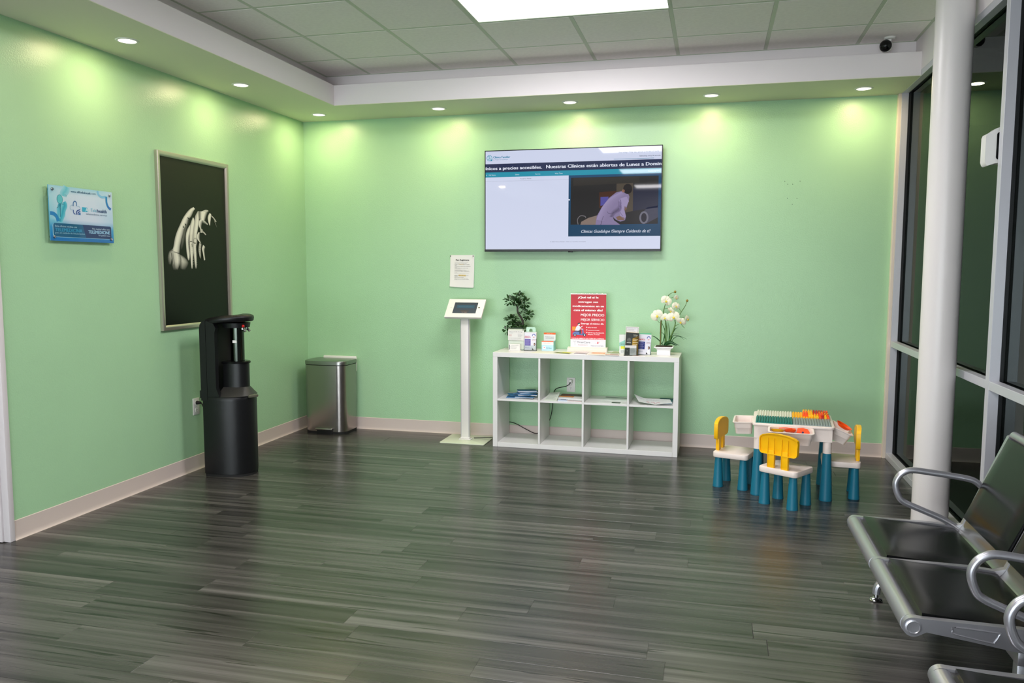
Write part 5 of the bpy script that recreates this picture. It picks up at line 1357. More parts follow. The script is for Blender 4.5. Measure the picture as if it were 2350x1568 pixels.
def flower(px_, py_, s, yaw=0.0, tilt=0.0, roll=0.0, half=False):
    x_, y_, z_ = OP(px_, py_)
    f = bpy.data.objects.new('flower', None)
    b = B()
    def petal(ang, L, W2, back=0.1):
        d = Vector((math.sin(ang), 0, math.cos(ang))); s_ = Vector((math.cos(ang), 0, -math.sin(ang)))
        rows = []
        for t_, wv in ((0, 0.12), (0.2, 0.6), (0.45, 0.95), (0.7, 1.0), (0.9, 0.65), (1.0, 0.15)):
            r_ = []
            for k in (-1, -0.5, 0, 0.5, 1):
                p = d*L*t_+s_*W2*wv*k/2+Vector((0, back*L*t_*t_-0.004*s/0.03*(1-k*k)*math.sin(PI*t_), 0))
                r_.append(tuple(p))
            rows.append(r_)
        b.quadmesh(rows)
    for ang, L, W2 in ((0, 0.9, 0.75), (2.2, 0.85, 0.6), (-2.2, 0.85, 0.6)): petal(ang, s*L, s*W2, 0.25)
    for ang in (1.25, -1.25): petal(ang, s*1.0, s*1.15, 0.05)
    fo = b.obj('flower', 'petal', t, (x_, y_-0.022, z_), (tilt, roll, yaw))
    l = B()
    l.ball((0, 0, 0), s*0.13, 8, 1.2, M4=Matrix.Translation((0, -s*0.12, -s*0.05)))
    l.tube([(0, -s*0.1, -s*0.05), (-s*0.12, -s*0.28, -s*0.12), (-s*0.2, -s*0.22, 0.02*s)], [s*0.08, s*0.07, s*0.02], 6, 3).tube([(0, -s*0.1, -s*0.05), (s*0.12, -s*0.28, -s*0.12), (s*0.2, -s*0.22, 0.02*s)], [s*0.08, s*0.07, s*0.02], 6, 3)
    l.tube([(0, -s*0.1, -s*0.08), (0, -s*0.3, -s*0.22), (0, -s*0.22, -s*0.36)], [s*0.07, s*0.07, s*0.02], 6, 3)
    l.obj('lip', 'petal_yellow', fo)
for args in ((245, 640, 0.052, -0.25, 0.15, -0.6), (430, 320, 0.046, 0.3, 0.0, 0.5), (635, 430, 0.036, 0.6, 0, 0.2), (412, 680, 0.040, 0, 0.1, 0.1), (590, 660, 0.050, 0.15, 0, -0.25), (750, 760, 0.040, 0.2, 0.7, 0.5), (880, 700, 0.034, 1.1, 0, 0.1), (640, 250, 0.024, 0.9, 0.4, 0.6), (540, 530, 0.034, -0.6, 0.6, 0.2)):
    flower(*args)
for (px_, py_) in ((612, 124), (868, 310)):
    x_, y_, z_ = OP(px_, py_); B().ball((0, 0, 0), 0.0095, 12, 1.15, M4=Matrix.Translation((x_, y_, z_))).obj('bud', 'bud', t)

# printed sheets lying on the shelf top (all at their own places)
G = 'papers lying on the shelf top'
sheet('flyer', 'cream flyer at the left of the papers on the shelf top', 'flyer', [(-1.40, 6.185), (-1.225, 6.165), (-1.215, 6.34), (-1.36, 6.36)], ZT, C(226, 224, 206), G,
      lambda a_: a_.lines(0.15, 0.8, (0.1, 0.16), 0.02, C(120, 124, 110), seed=2))
sheet('photo_flyer', 'flyer with a green and yellow landscape photo on the shelf top', 'flyer', [(-1.222, 6.20), (-1.085, 6.165), (-1.06, 6.31), (-1.19, 6.345)], ZT, C(224, 222, 200), G,
      lambda a_: (a_.rect(0.02, 0.45, 0.98, 0.98, C(128, 132, 66)), a_.rect(0.3, 0.1, 0.8, 0.45, C(224, 222, 110)), a_.up(), a_.rect(0.05, 0.70, 0.9, 0.86, C(78, 84, 44))))
sheet('booklet', 'grey and white booklet stack in front of the banner base', 'booklet', [(-1.048, 6.165), (-0.950, 6.158), (-0.955, 6.34), (-1.052, 6.345)], ZT, C(222, 216, 218), G,
      lambda a_: (a_.rect(0.02, 0.80, 0.98, 0.99, C(110, 104, 110)), a_.rect(0.02, 0.4, 0.98, 0.56, C(180, 170, 174))), thick=0.006)
sheet('flyer', 'cream flyer with an orange picture right of the grey booklet', 'flyer', [(-0.935, 6.148), (-0.80, 6.140), (-0.81, 6.335), (-0.93, 6.34)], ZT, C(230, 222, 210), G,
      lambda a_: (a_.rect(0.1, 0.1, 0.95, 0.55, C(226, 150, 100)), a_.up(), a_.rect(0.15, 0.3, 0.85, 0.42, C(236, 196, 150))), thick=0.003)
sheet('booklet', 'booklet with a red front edge hanging near the shelf edge', 'booklet', [(-0.795, 6.143), (-0.690, 6.139), (-0.705, 6.33), (-0.80, 6.335)], ZT, C(216, 214, 206), G,
      lambda a_: (a_.rect(0.0, 0.86, 1, 1.0, C(202, 74, 52)), a_.rect(0.3, 0.45, 0.9, 0.75, C(170, 170, 168)), a_.rect(0.0, 0.0, 1, 0.35, C(150, 160, 120))), thick=0.0055)
sheet('flyer', 'pale green flyer between the booklet and the brochure holders', 'flyer', [(-0.775, 6.37), (-0.68, 6.36), (-0.69, 6.46), (-0.77, 6.47)], ZT, C(176, 192, 150), G,
      lambda a_: a_.lines(0.1, 0.9, (0.2, 0.4, 0.6), 0.05, C(110, 126, 90), seed=5))
sheet('flyer', 'white flyer in front of the orchid pot', 'flyer', [(-0.505, 6.150), (-0.400, 6.148), (-0.395, 6.255), (-0.480, 6.262)], ZT, C(226, 228, 218), G,
      lambda a_: a_.rect(0.1, 0.86, 0.9, 0.95, C(150, 150, 140)))
sheet('flyer', 'white flyer with faint pink print in front of the insurance leaflets', 'flyer', [(-0.59, 6.150), (-0.512, 6.148), (-0.515, 6.215), (-0.585, 6.22)], ZT+0.0001, C(228, 222, 220), G,
      lambda a_: a_.lines(0.1, 0.9, (0.5, 0.75), 0.08, C(226, 150, 150), seed=8))

# papers inside the cubbies
def KC(u, w_): p = KM(u, w_, 0); return (p.x, p.y)
rb_ = random.Random(9)
u0 = 0.038
spots = [(0.06, 0.03, 0.12, 0), (0.13, 0.04, -0.12, 1), (0.08, 0.07, 0.45, 2), (0.15, 0.07, 0.15, 3), (0.10, 0.10, -0.3, 4), (0.16, 0.10, 0.5, 5), (0.13, 0.13, 0.05, 6), (0.14, 0.11, 0.35, 7)]
wordy = ['bottom', 'second lowest', 'third lowest', 'fourth lowest', 'middle', 'third highest', 'second highest', 'topmost']
for (du, dw, rz, k) in spots:
    c, s_ = math.cos(rz), math.sin(rz); bw, bh = 0.155, 0.105
    cs_ = [(u0+du+x_*c-y_*s_, 0.02+dw+x_*s_+y_*c) for x_, y_ in ((0, 0), (bw, 0), (bw, bh), (0, bh))]
    mu = max(p[0] for p in cs_); sh = min(0, (0.038+cw-0.008)-mu); mn = min(p[0] for p in cs_)+sh; sh += max(0, (0.038+0.006)-mn)
    cs_ = [KC(p[0]+sh, p[1]) for p in cs_]
    zz = MZ+0.0006+0.0058*k
    sheet('brochure', 'teal and blue brochure in the first cubby, '+wordy[k]+' of the fanned pile', 'brochure', cs_, zz, (C(96, 132, 168), C(176, 190, 206), C(60, 110, 140), C(206, 212, 220))[k % 4], 'blue brochures fanned in the first cubby',
          (lambda a_, k=k: (a_.rect(0, 0, 1, 0.55, C(24, 92, 104) if k % 2 else C(30, 96, 128)), a_.rect(0, 0.55, 1, 0.95, C(52, 112, 164)), a_.up(), a_.lines(0.05, 0.95, (0.86, 0.92), 0.03, C(60, 80, 110), seed=k), a_.lines(0.1, 0.8, (0.2, 0.3), 0.03, C(120, 180, 200), seed=k+3))), thick=0.0052)
u0 = 0.038+cw+0.016
Gm = 'magazines and papers in the second cubby'
sheet('magazine', 'colourful magazine in the second cubby with a dark and orange cover', 'magazine', [KC(u0+0.12, 0.10), KC(u0+0.322, 0.09), KC(u0+0.322, 0.31), KC(u0+0.12, 0.32)], MZ+0.0006, C(216, 216, 214), Gm,
      lambda a_: (a_.rect(0, 0, 1, 0.5, C(66, 54, 40)), a_.rect(0, 0.5, 0.6, 0.75, C(222, 140, 60)), a_.up(), a_.rect(0.05, 0.2, 0.4, 0.35, C(150, 60, 50)), a_.rect(0.5, 0.25, 0.9, 0.4, C(90, 90, 60))), thick=0.012)
sheet('magazine', 'white leaflet with a red front edge in the second cubby', 'magazine', [KC(u0+0.22, 0.02), KC(u0+0.328, 0.018), KC(u0+0.328, 0.095), KC(u0+0.21, 0.1)], MZ, C(222, 222, 224), Gm,
      lambda a_: (a_.rect(0, 0.85, 1, 1, C(200, 70, 70)), a_.lines(0.1, 0.9, (0.2, 0.4, 0.6), 0.05, C(120, 120, 130), seed=3)), thick=0.004)
sheet('magazine', 'pale blue open leaflet in the middle of the second cubby', 'magazine', [KC(u0+0.14, 0.02), KC(u0+0.215, 0.02), KC(u0+0.20, 0.096), KC(u0+0.14, 0.096)], MZ, C(196, 206, 224), Gm,
      lambda a_: a_.rect(0.2, 0.1, 0.9, 0.4, C(110, 124, 156)), thick=0.006)
sheet('newsletter', 'white folded newsletter curling at the left of the second cubby', 'newsletter', [KC(u0+0.028, 0.015), KC(u0+0.132, 0.022), KC(u0+0.115, 0.25), KC(u0+0.03, 0.24)], MZ+0.0002, C(214, 222, 208), Gm,
      lambda a_: [a_.lines(0.08, 0.92, tuple(0.1+0.09*k for k in range(9)), 0.022, C(120, 136, 120), seed=31)], curl=lambda u, v: 0.028*v+0.010*u*u*v, thick=0.002)
u0 = 0.038+2*(cw+0.016)
Gf = 'flat sheets in the third cubby'
sheet('flyer', 'white sheet with a dark printed block in the third cubby', 'flyer', [KC(u0+0.10, 0.02), KC(u0+0.30, 0.02), KC(u0+0.30, 0.14), KC(u0+0.12, 0.15)], MZ, C(226, 230, 224), Gf,
      lambda a_: (a_.rect(0.55, 0.5, 0.9, 0.92, C(70, 84, 70)), a_.lines(0.1, 0.5, (0.3, 0.5), 0.03, C(160, 170, 165), seed=3)))
sheet('flyer', 'white sheet with a dark green far edge in the third cubby', 'flyer', [KC(u0+0.12, 0.16), KC(u0+0.33, 0.155), KC(u0+0.33, 0.31), KC(u0+0.13, 0.32)], MZ, C(222, 230, 222), Gf,
      lambda a_: (a_.rect(0, 0.0, 0.95, 0.16, C(62, 92, 72))))
u0 = 0.038+3*(cw+0.016)
Gn = 'papers in the fourth cubby'
sheet('brochure', 'teal brochure at the right of the fourth cubby', 'brochure', [KC(u0+0.20, 0.10), KC(u0+0.322, 0.10), KC(u0+0.322, 0.30), KC(u0+0.22, 0.31)], MZ+0.0006, C(200, 214, 220), Gn,
      lambda a_: (a_.rect(0, 0, 1, 1, C(22, 92, 100)), a_.up(), a_.lines(0.1, 0.9, (0.7, 0.8), 0.03, C(110, 160, 180), seed=3)), thick=0.014)
sheet('brochure', 'dark green leafy picture sheet at the back of the fourth cubby', 'brochure', [KC(u0+0.05, 0.18), KC(u0+0.15, 0.18), KC(u0+0.15, 0.30), KC(u0+0.05, 0.30)], MZ, C(190, 206, 180), Gn,
      lambda a_: (a_.rect(0.05, 0.05, 0.95, 0.7, C(58, 92, 58)), a_.up(), a_.lines(0.05, 0.9, (0.1, 0.3, 0.5), 0.08, C(120, 150, 110), seed=6)), thick=0.004)
sheet('newsletter', 'large white newsletter with a red logo curling up in the fourth cubby', 'newsletter', [KC(u0+0.075, 0.012), KC(u0+0.325, 0.03), KC(u0+0.30, 0.18), KC(u0+0.02, 0.175)], MZ+0.0245, C(226, 228, 226), Gn,
      lambda a_: (a_.lines(0.1, 0.9, (0.2, 0.3, 0.42), 0.02, C(140, 150, 160), seed=3), a_.disc(0.3, 0.75, 0.05, C(196, 50, 70), 12), a_.stroke(bez([(0.4, 0.72), (0.48, 0.66), (0.52, 0.8), (0.6, 0.72), (0.66, 0.82)]), 0.025, C(196, 60, 80))),
      curl=lambda u, v: (0.035*max(0, 0.35-u)**1.4*4*v)-0.020*(1-v)*(1-abs(2*u-1))*1.0, thick=0.0012)

# ---------------- children's table
TR = -0.075; TX, TY = 0.525, 5.432
t = thing('play_table', 'small ivory and teal play table with stud top and hanging bins', 'table', (TX, TY, 0), TR)
hw_, hd_ = 0.245, 0.235
B().rbox(-hw_, hw_, -hd_, hd_, 0.452, 0.468, 0.03, 0.005).obj('tabletop', 'ivory_plastic', t)
ap = B()
for (x0_, x1_, y0_, y1_) in ((-0.232, 0.232, -0.222, -0.212), (-0.232, 0.232, 0.212, 0.222), (-0.232, -0.222, -0.212, 0.212), (0.222, 0.232, -0.212, 0.212)):
    ap.box(x0_, x1_, y0_, y1_, 0.372, 0.453, 0.001, 1)
ap.obj('apron', 'ivory_plastic', t)
for sx in (-1, 1):
    for sy in (-1, 1):
        cx0, cy0 = sx*0.206, sy*0.196
        B().lathe([(0.026, 0.300), (0.026, 0.36), (0.0265, 0.452)], 22, cx0, cy0).obj('leg_socket', 'ivory_plastic', t)
        B().lathe([(0.0385, 0.0), (0.0395, 0.004), (0.0385, 0.01), (0.0255, 0.301)], 24, cx0, cy0).obj('leg', 'teal_plastic', t)
def plate(x0_, x1_, y0_, y1_, m_, z=0.468):
    b = B(); b.box(x0_+0.0005, x1_-0.0005, y0_+0.0005, y1_-0.0005, z, z+0.004, 0.0008, 1)
    p = 0.0160; nx_, ny_ = int((x1_-x0_)/p), int((y1_-y0_)/p); bm = b.bm
    ox_, oy_ = x0_+((x1_-x0_)-nx_*p)/2+p/2, y0_+((y1_-y0_)-ny_*p)/2+p/2; zt = z+0.004
    for i in range(nx_):
        for k in range(ny_):
            cx0, cy0 = ox_+i*p, oy_+k*p
            lo_ = [bm.verts.new((cx0+0.0069*math.cos(PI*j/4), cy0+0.0069*math.sin(PI*j/4), zt)) for j in range(8)]
            hi_ = [bm.verts.new((cx0+0.0058*math.cos(PI*j/4), cy0+0.0058*math.sin(PI*j/4), zt+0.0082)) for j in range(8)]
            for j in range(8): bm.faces.new((lo_[j], lo_[(j+1) % 8], hi_[(j+1) % 8], hi_[j]))
            bm.faces.new(hi_)
    b.obj('stud_plate', m_, t)
px0, px1, py0, py1 = -0.226, 0.226, -0.212, 0.212
plate(px0, 0, 0.0, py1, 'cream_plastic'); plate(px0, 0, py0, 0.0, 'green_plastic'); plate(0, px1, 0.0, py1, 'yellow_plastic'); plate(0, px1, py0, 0.0, 'grey_plastic')
# hanging bins
def bin_mesh(L, Wd, Ht):
    """open tray, local: x along, y outward 0..Wd, z -Ht..0, rolled rim"""
    b = B(); th_ = 0.003
    def rr(z, ins, sc):
        pts = []
        hx, r = L/2-ins, 0.02
        x_a, x_b, y_a, y_b = -hx*sc, hx*sc, ins+(1-sc)*Wd*0.35, Wd-ins-(1-sc)*Wd*0.75
        for (sx, sy, a0) in ((1, 1, 0), (-1, 1, 90), (-1, -1, 180), (1, -1, 270)):
            for k in range(5):
                a_ = math.radians(a0+22.5*k)
                cxx = (x_b-r) if sx > 0 else (x_a+r); cyy = (y_b-r) if sy > 0 else (y_a+r)
                pts.append((cxx+r*math.cos(a_), cyy+r*math.sin(a_), z))
        return pts
    rings = [rr(-Ht, 0, 0.86), rr(-Ht*0.52, 0, 0.915), rr(-Ht*0.50, 0, 0.93), rr(-0.008, 0, 0.965), rr(-0.006, -0.006, 0.98), rr(0.0, -0.007, 0.98), rr(0.002, -0.003, 0.98), rr(0.0, 0.003, 0.97), rr(-Ht+0.004, 0.003, 0.86)]
    b.loft(rings); return b
def hang_bin(x_, y_, rz, tilt, L=0.245):
    o = bin_mesh(L, 0.118, 0.080).obj('hanging_bin', 'ivory_plastic', t, angle=40)
    o.matrix_local = Matrix.Translation((x_, y_, 0.455)) @ Matrix.Rotation(rz, 4, 'Z') @ Matrix.Rotation(tilt, 4, 'X')
    return Matrix.Translation((x_, y_, 0.455)) @ Matrix.Rotation(rz, 4, 'Z') @ Matrix.Rotation(tilt, 4, 'X')
mF = hang_bin(-0.012, -0.238, PI, -0.10, 0.262)
mL = hang_bin(-0.247, -0.020, PI/2, -0.04)
mR = hang_bin(0.247, -0.010, -PI/2, -0.42)
tabM = Matrix.Translation((TX, TY, 0)) @ Matrix.Rotation(TR, 4, 'Z')
def put(o, m4): o.matrix_world = m4; return o
# toys in the front bin
G = 'toy dishes and tools in the front bin'
o = B().lathe([(0.001, 0.004), (0.028, 0.0), (0.040, 0.012), (0.043, 0.016), (0.040, 0.016), (0.026, 0.005), (0.001, 0.007)], 24).obj('toy_bowl', 'yellow_plastic'); tag(o, 'yellow toy bowl at the left of the front bin', 'toy', G); put(o, tabM @ mF @ Matrix.Translation((0.078, 0.060, -0.016)) @ Matrix.Rotation(0.35, 4, 'X'))
o = B().tube([(0, 0, 0), (0.04, 0.004, 0.006), (0.08, 0.006, 0.004)], [0.003, 0.0035, 0.003], 6, 3).lathe([(0.001, -0.001), (0.010, 0), (0.013, 0.004), (0.009, 0.004), (0.001, 0.002)], 14, 0.088, 0.006).obj('toy_spoon', 'orange_plastic'); tag(o, 'thin orange toy spoon lying across the yellow bowl', 'toy', G); put(o, tabM @ mF @ Matrix.Translation((0.072, 0.052, 0.006)) @ Matrix.Rotation(PI, 4, 'Z') @ Matrix.Rotation(0.05, 4, 'Y'))
o = B().lathe([(0.001, 0.002), (0.024, 0.0), (0.034, 0.010), (0.036, 0.013), (0.033, 0.013), (0.022, 0.004), (0.001, 0.005)], 24).obj('toy_bowl', 'orange_plastic'); tag(o, 'small orange toy bowl in the middle of the front bin', 'toy', G); put(o, tabM @ mF @ Matrix.Translation((0.006, 0.058, -0.014)) @ Matrix.Rotation(0.5, 4, 'X'))
o = B().box(-0.014, 0.014, -0.010, 0.010, 0, 0.012, 0.002).obj('toy_block', 'navy_plastic'); tag(o, 'small navy toy block under the orange bowl in the front bin', 'toy', G); put(o, tabM @ mF @ Matrix.Translation((0.010, 0.094, -0.020)))
o = B().prism([(-0.038, 0.0), (0.038, 0.0), (0.040, 0.03), (0.028, 0.048), (0.0, 0.055), (-0.030, 0.052), (-0.036, 0.03)], 'y', -0.006, 0.006).obj('toy_figure', 'orange_plastic', angle=30); tag(o, 'flat orange rounded toy piece at the right of the front bin', 'toy', G); put(o, tabM @ mF @ Matrix.Translation((-0.068, 0.072, -0.034)) @ Matrix.Rotation(0.45, 4, 'X') @ Matrix.Rotation(PI, 4, 'Z'))
e_ = B().lathe([(0.006, 0), (0.006, 0.002)], 14).lathe([(0.0025, 0.002), (0.0025, 0.0032)], 10).obj('round_mark', 'navy_plastic', o, (0.0, -0.0065, 0.026), (PI/2, 0, 0))
o.data.update()
# toys in the right bin
o = B().lathe([(0.001, 0.004), (0.034, 0.0), (0.049, 0.014), (0.053, 0.018), (0.049, 0.018), (0.032, 0.006), (0.001, 0.008)], 30).obj('toy_plate', 'orange_plastic'); tag(o, 'glossy orange toy plate sticking out of the right hanging bin', 'toy', 'toys in the right bin'); put(o, tabM @ mR @ Matrix.Translation((0.018, 0.060, 0.006)) @ Matrix.Rotation(0.06, 4, 'Y') @ Matrix.Rotation(-0.10, 4, 'X'))
o = B().box(-0.02, 0.02, -0.012, 0.012, 0, 0.018, 0.002).obj('toy_block', 'yellow_plastic'); tag(o, 'yellow toy block in the right hanging bin under the orange plate', 'toy', 'toys in the right bin'); put(o, tabM @ mR @ Matrix.Translation((0.050, 0.028, -0.030)))
# building bricks on the plates
def brick(nx_, ny_, m_, h=0.0192):
    b = B(); p = 0.016
    b.box(-nx_*p/2+0.0003, nx_*p/2-0.0003, -ny_*p/2+0.0003, ny_*p/2-0.0003, 0, h, 0.0008, 1)
    for i in range(nx_):
        for k in range(ny_): b.cyl(0.005, h, h+0.0085, -nx_*p/2+p/2+i*p, -ny_*p/2+p/2+k*p, 10)
    return b
BR = [('yellow', 4, 4, 5, 12, 0), ('orange', 2, 4, 5, 8, 0), ('yellow', 4, 4, 9, 8, 0), ('orange', 4, 2, 9, 4, 0) if False else ('yellow', 3, 2, 7, 6, 0), ('orange', 4, 4, 10, 4, 0) if False else ('orange', 1, 2, 10, 5, 0),
      ('red', 1, 2, 11, 5, 0), ('yellow', 1, 2, 12, 5, 0), ('orange', 1, 2, 13, 5, 0), ('red', 3, 3, 8.5, 10.5, 1), ('orange', 3, 2, 11.5, 12, 0), ('red', 1, 2, 11.5, 10, 0), ('orange', 1, 2, 12.5, 10, 0), ('yellow', 1, 2, 13.5, 10, 0), ('orange', 2, 2, 12.5, 8, 0), ('red', 2, 2, 12.5, 12, 1)]
# grid cells: explicit list (colour, nx, ny, x cell, y cell, layer) measured in studs from the plate centre line / table centre line
BR = [('yellow', 4, 4, 4, 9, 0, 'at the far left of the brick pile'), ('orange', 2, 6, 4, 3, 0, 'at the near left of the pile'), ('yellow', 2, 6, 6, 3, 0, 'beside the long orange brick'), ('yellow', 2, 3, 8, 0, 0, 'at the front, left of the small orange brick'),
      ('orange', 1, 3, 10, 0, 0, 'small one at the front of the pile'), ('red', 1, 3, 11, 0, 0, 'at the front of the pile'), ('yellow', 1, 3, 12, 0, 0, 'narrow one at the front right'), ('orange', 1, 3, 13, 0, 0, 'at the front right corner'),
      ('red', 2, 4, 8, 5, 0, 'in the middle of the pile'), ('orange', 2, 2, 8, 3, 0, 'in front of the middle of the pile'), ('orange', 2, 3, 10, 3, 0, 'between the front row and the red ones'), ('red', 2, 2, 12, 3, 0, 'near the right edge of the pile'), ('yellow', 2, 2, 12, 5, 0, 'square one near the right edge'),
      ('orange', 2, 2, 10, 6, 0, 'square one right of the middle'), ('red', 2, 2, 12, 7, 0, 'square one at the right edge'), ('red', 4, 4, 8, 9, 0, 'big one at the far side of the pile'), ('orange', 2, 4, 12, 9, 0, 'at the far right corner of the pile'), ('yellow', 2, 2, 10, 8, 0, 'square one between the two red bricks')]
used_cells = {}
px_c, py_c = 0.001+0.0, 0.002
for (cn, nx_, ny_, gx_, gy_, ly, wh) in BR:
    if cn == 'yellow' and gx_ == 10 and gy_ == 8: ny_ = 1
    o = brick(nx_, ny_, None).obj('building_brick', cn+'_plastic')
    ztop = 0.4723+ly*0.0192
    o.matrix_world = tabM @ Matrix.Translation((px_c+(gx_+nx_/2)*0.016-0.000, py_c+(gy_+ny_/2)*0.016-0.0, ztop))
    tag(o, f'{cn} stud brick on the play table, {wh}', 'toy brick', 'toy bricks on the play table')

# children's chairs
def kid_chair(label, x_, y_, rz):
    t = thing('kids_chair', label, 'chair', (x_, y_, 0), rz, 'small chairs around the play table')
    B().rbox(-0.126, 0.126, -0.116, 0.116, 0.200, 0.236, 0.028, 0.006).obj('seat', 'ivory_plastic', t)
    for sx in (-1, 1):
        for sy in (-1, 1):
            B().lathe([(0.034, 0.0), (0.0345, 0.003), (0.0335, 0.008), (0.0225, 0.201)], 22, sx*0.092, sy*0.082).obj('leg', 'teal_plastic', t)
    for sx in (-1, 1):
        B().box(sx*0.045-0.0225, sx*0.045+0.0225, -0.106, -0.088, 0.234, 0.345, 0.003).box(sx*0.045-0.0225, sx*0.045-0.0185, -0.110, -0.104, 0.240, 0.42, 0.001, 1).box(sx*0.045+0.0185, sx*0.045+0.0225, -0.110, -0.104, 0.240, 0.42, 0.001, 1).obj('back_post', 'yellow_plastic', t)
    out = [(-0.105, 0.318), (0.105, 0.318), (0.118, 0.324), (0.124, 0.338), (0.126, 0.405), (0.122, 0.422), (0.105, 0.434), (0.06, 0.446), (0, 0.450), (-0.06, 0.446), (-0.105, 0.434), (-0.122, 0.422), (-0.126, 0.405), (-0.124, 0.338), (-0.118, 0.324)]
    inn = [(p[0]*0.955, 0.384+(p[1]-0.384)*0.93) for p in out]
    # gently curved panel with rim on the rear side
    def cv(p, y0_): return (p[0], y0_+0.008*(p[0]/0.126)**2, p[1])
    b = B(); b.loft([[cv(p, -0.092) for p in out], [cv(p, -0.098) for p in out]]) if False else None
    rings = [[cv(p, -0.104) for p in inn], [cv(p, -0.114) for p in inn], [cv(p, -0.115) for p in out], [cv(p, -0.092) for p in out], [cv(((p[0]*0.97), 0.384+(p[1]-0.384)*0.96), -0.089) for p in out]]
    b.loft(rings).obj('backrest', 'yellow_plastic', t, angle=30)
    return t
kid_chair('small ivory chair with a yellow back in front of the play table, facing away', 0.463, 5.080, math.radians(-33))
kid_chair('small ivory chair with a yellow back left of the play table', 0.170, 5.452, math.radians(-107))
kid_chair('small ivory chair with a yellow back right of the play table by the window', 0.822, 5.402, math.radians(84))

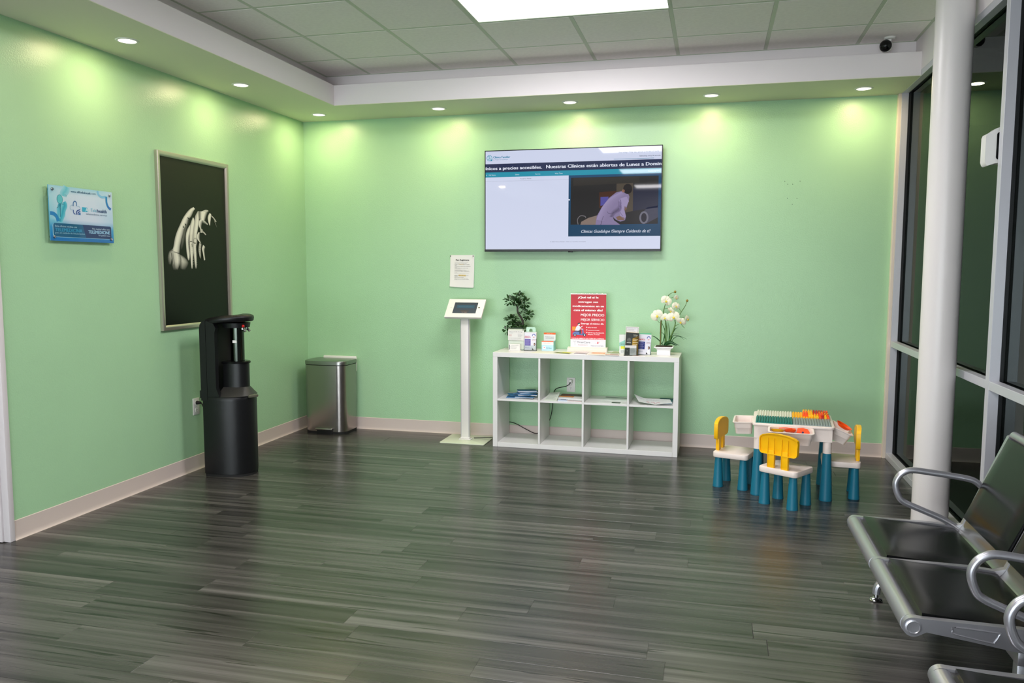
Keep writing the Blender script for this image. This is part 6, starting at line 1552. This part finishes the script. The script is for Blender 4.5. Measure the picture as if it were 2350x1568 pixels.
# ---------------- waiting benches
def bench(label, yfar, group, ny=2):
    pitch = 0.5255; t = thing('waiting_bench', label, 'bench', (0, yfar, 0), 0, group)
    ys_ = [-k*pitch for k in range(ny+1)]
    # rear shell profile (x, z): seat pan under the pads, curve, back
    shell = [(0.643, 0.352), (0.70, 0.344), (0.85, 0.334), (0.99, 0.322), (1.032, 0.326), (1.052, 0.345), (1.068, 0.378), (1.115, 0.488), (1.185, 0.650), (1.226, 0.745)]
    shell = bez(shell, 3)
    for k in range(ny):
        ya, yb = ys_[k]-0.014, ys_[k+1]+0.014
        b = B(); n = len(shell); top = []; bot = []
        for i, p in enumerate(shell):
            d = Vector((shell[min(i+1, n-1)][0]-shell[max(i-1, 0)][0], shell[min(i+1, n-1)][1]-shell[max(i-1, 0)][1])).normalized(); nn = Vector((-d.y, d.x))
            top.append((p[0]+nn.x*0.003, p[1]+nn.y*0.003)); bot.append((p[0]-nn.x*0.003, p[1]-nn.y*0.003))
        b.loft([[(p[0], ya, p[1]) for p in top+bot[::-1]], [(p[0], yb, p[1]) for p in top+bot[::-1]]])
        b.obj('seat_shell', 'shell_alu', t, angle=50)
        # front roll
        B().lathe([(0.024, -0.001), (0.031, 0.0), (0.031, abs(yb-ya)), (0.024, abs(yb-ya)+0.001)], 24, M4=Matrix.Translation((0.630, ya, 0.330)) @ Matrix.Rotation(PI/2, 4, 'X')).obj('front_roll', 'bench_alu', t)
        # top roll
        B().lathe([(0.015, -0.001), (0.019, 0.0), (0.019, abs(yb-ya)), (0.015, abs(yb-ya)+0.001)], 20, M4=Matrix.Translation((1.232, ya, 0.752)) @ Matrix.Rotation(PI/2, 4, 'X')).obj('top_roll', 'bench_alu', t)
        # seat pad: softly crowned
        rows = []
        for i in range(13):
            u = i/12; x_ = 0.662+u*(1.026-0.662); base = 0.368-0.026*u
            r_ = []
            for j in range(11):
                v = j/10; y_ = (ya-0.004)+(yb-ya+0.008)*v
                ed = min(min(u, 1-u)*6, min(v, 1-v)*8, 1.0); hgt = 0.006*math.sqrt(max(0, 1-(1-ed)**2))
                r_.append((x_, y_, base+hgt))
            rows.append(r_)
        bb = B(); bb.quadmesh(rows)
        lower = [[(p[0], p[1], p[2]-0.020) for p in r_] for r_ in rows]
        # skirt
        edge = [rows[0][j] for j in range(11)]+[rows[i][10] for i in range(1, 13)]+[rows[12][j] for j in range(9, -1, -1)]+[rows[i][0] for i in range(11, 0, -1)]
        bb.loft([edge, [(p[0], p[1], p[2]-0.018) for p in edge]], cap=False)
        bb.obj('seat_pad', 'bench_pad', t, angle=60)
        # back pad
        a0_, a1_ = Vector((1.066, 0.388)), Vector((1.218, 0.737)); dd = (a1_-a0_); nn = Vector((-dd.y, dd.x)).normalized()
        rows = []
        for i in range(13):
            u = i/12; r_ = []
            for j in range(11):
                v = j/10; y_ = (ya-0.004)+(yb-ya+0.008)*v
                ed = min(min(u, 1-u)*6, min(v, 1-v)*8, 1.0); hgt = 0.012+0.010*math.sqrt(max(0, 1-(1-ed)**2))
                p = a0_+dd*u+nn*hgt; r_.append((p.x, y_, p.y))
            rows.append(r_)
        bb = B(); bb.quadmesh(rows)
        edge = [rows[0][j] for j in range(11)]+[rows[i][10] for i in range(1, 13)]+[rows[12][j] for j in range(9, -1, -1)]+[rows[i][0] for i in range(11, 0, -1)]
        bb.loft([edge, [(p[0]-nn.x*0.010, p[1], p[2]-nn.y*0.010) for p in edge]], cap=False)
        bb.obj('back_pad', 'bench_pad', t, angle=60)
    # castings between and beside the seats
    outl = [(0.632+0.031*math.cos(math.radians(a_)), 0.331+0.031*math.sin(math.radians(a_))) for a_ in range(90, 301, 15)]+[(0.671, 0.318), (0.80, 0.302), (0.945, 0.281), (1.035, 0.262), (1.078, 0.278), (1.100, 0.345), (1.250, 0.735), (1.248, 0.752), (1.230, 0.757),
            (1.212, 0.748), (1.072, 0.400), (1.054, 0.360), (1.02, 0.350), (0.94, 0.357), (0.66, 0.360)]
    for k, yy_ in enumerate(ys_):
        B().prism(outl, 'y', yy_-0.012, yy_+0.012).obj('end_casting', 'bench_alu', t, angle=30)
        # round boss and triangular pocket on the near face
        B().lathe([(0.024, 0.0), (0.024, 0.003), (0.019, 0.0045), (0.017, 0.002), (0.001, 0.0015)], 24, M4=Matrix.Translation((0.632, yy_-0.012, 0.331)) @ Matrix.Rotation(PI/2, 4, 'X')).obj('boss', 'bench_alu', t)
        rim = [(0.752, 0.344), (0.865, 0.339), (0.872, 0.333), (0.860, 0.309), (0.850, 0.306), (0.752, 0.322), (0.744, 0.333)]
        B().tube([(p[0], yy_-0.0125, p[1]) for p in rim], 0.0028, 6, 3, closed=True).obj('pocket_rim', 'bench_alu', t)
        if k in (0, ny):
            arm = [(1.040, 0.340), (0.984, 0.373), (0.900, 0.407), (0.826, 0.438), (0.802, 0.465), (0.789, 0.513), (0.800, 0.549), (0.822, 0.570), (0.855, 0.580), (0.93, 0.574), (1.004, 0.566), (1.089, 0.552), (1.130, 0.520)]
            B().tube([(p[0], yy_+(0.0 if k == 0 else -0.0), p[1]) for p in arm], 0.0135, 12, 5, ry=0.0135).obj('armrest', 'bench_alu', t)
    L = abs(ys_[-1])
    B().box(0.93, 0.99, -L, 0.0, 0.235, 0.285, 0.004).obj('beam', 'bench_alu', t)
    for yy_ in (-0.035, -L+0.035):
        b = B().box(0.935, 0.985, yy_-0.02, yy_+0.02, 0.06, 0.24, 0.004)
        b.tube([(0.725, yy_, 0.030), (0.728, yy_, 0.060), (0.745, yy_, 0.078), (0.80, yy_, 0.088), (0.90, yy_, 0.098), (0.96, yy_, 0.10), (1.05, yy_, 0.098), (1.15, yy_, 0.088), (1.185, yy_, 0.076), (1.20, yy_, 0.055), (1.20, yy_, 0.03)], 0.016, 10, 4)
        b.obj('leg', 'bench_alu', t)
        for fx_ in (0.725, 1.20):
            B().lathe([(0.024, 0.0), (0.028, 0.004), (0.024, 0.010), (0.010, 0.016), (0.008, 0.034)], 18, fx_, yy_).obj('foot_glide', 'chrome', t)
    return t
bench('two-seat silver bench with black pads beside the column', 3.693, 'waiting benches')
bench('nearer silver and black bench just entering at the bottom right corner', 2.316, 'waiting benches')
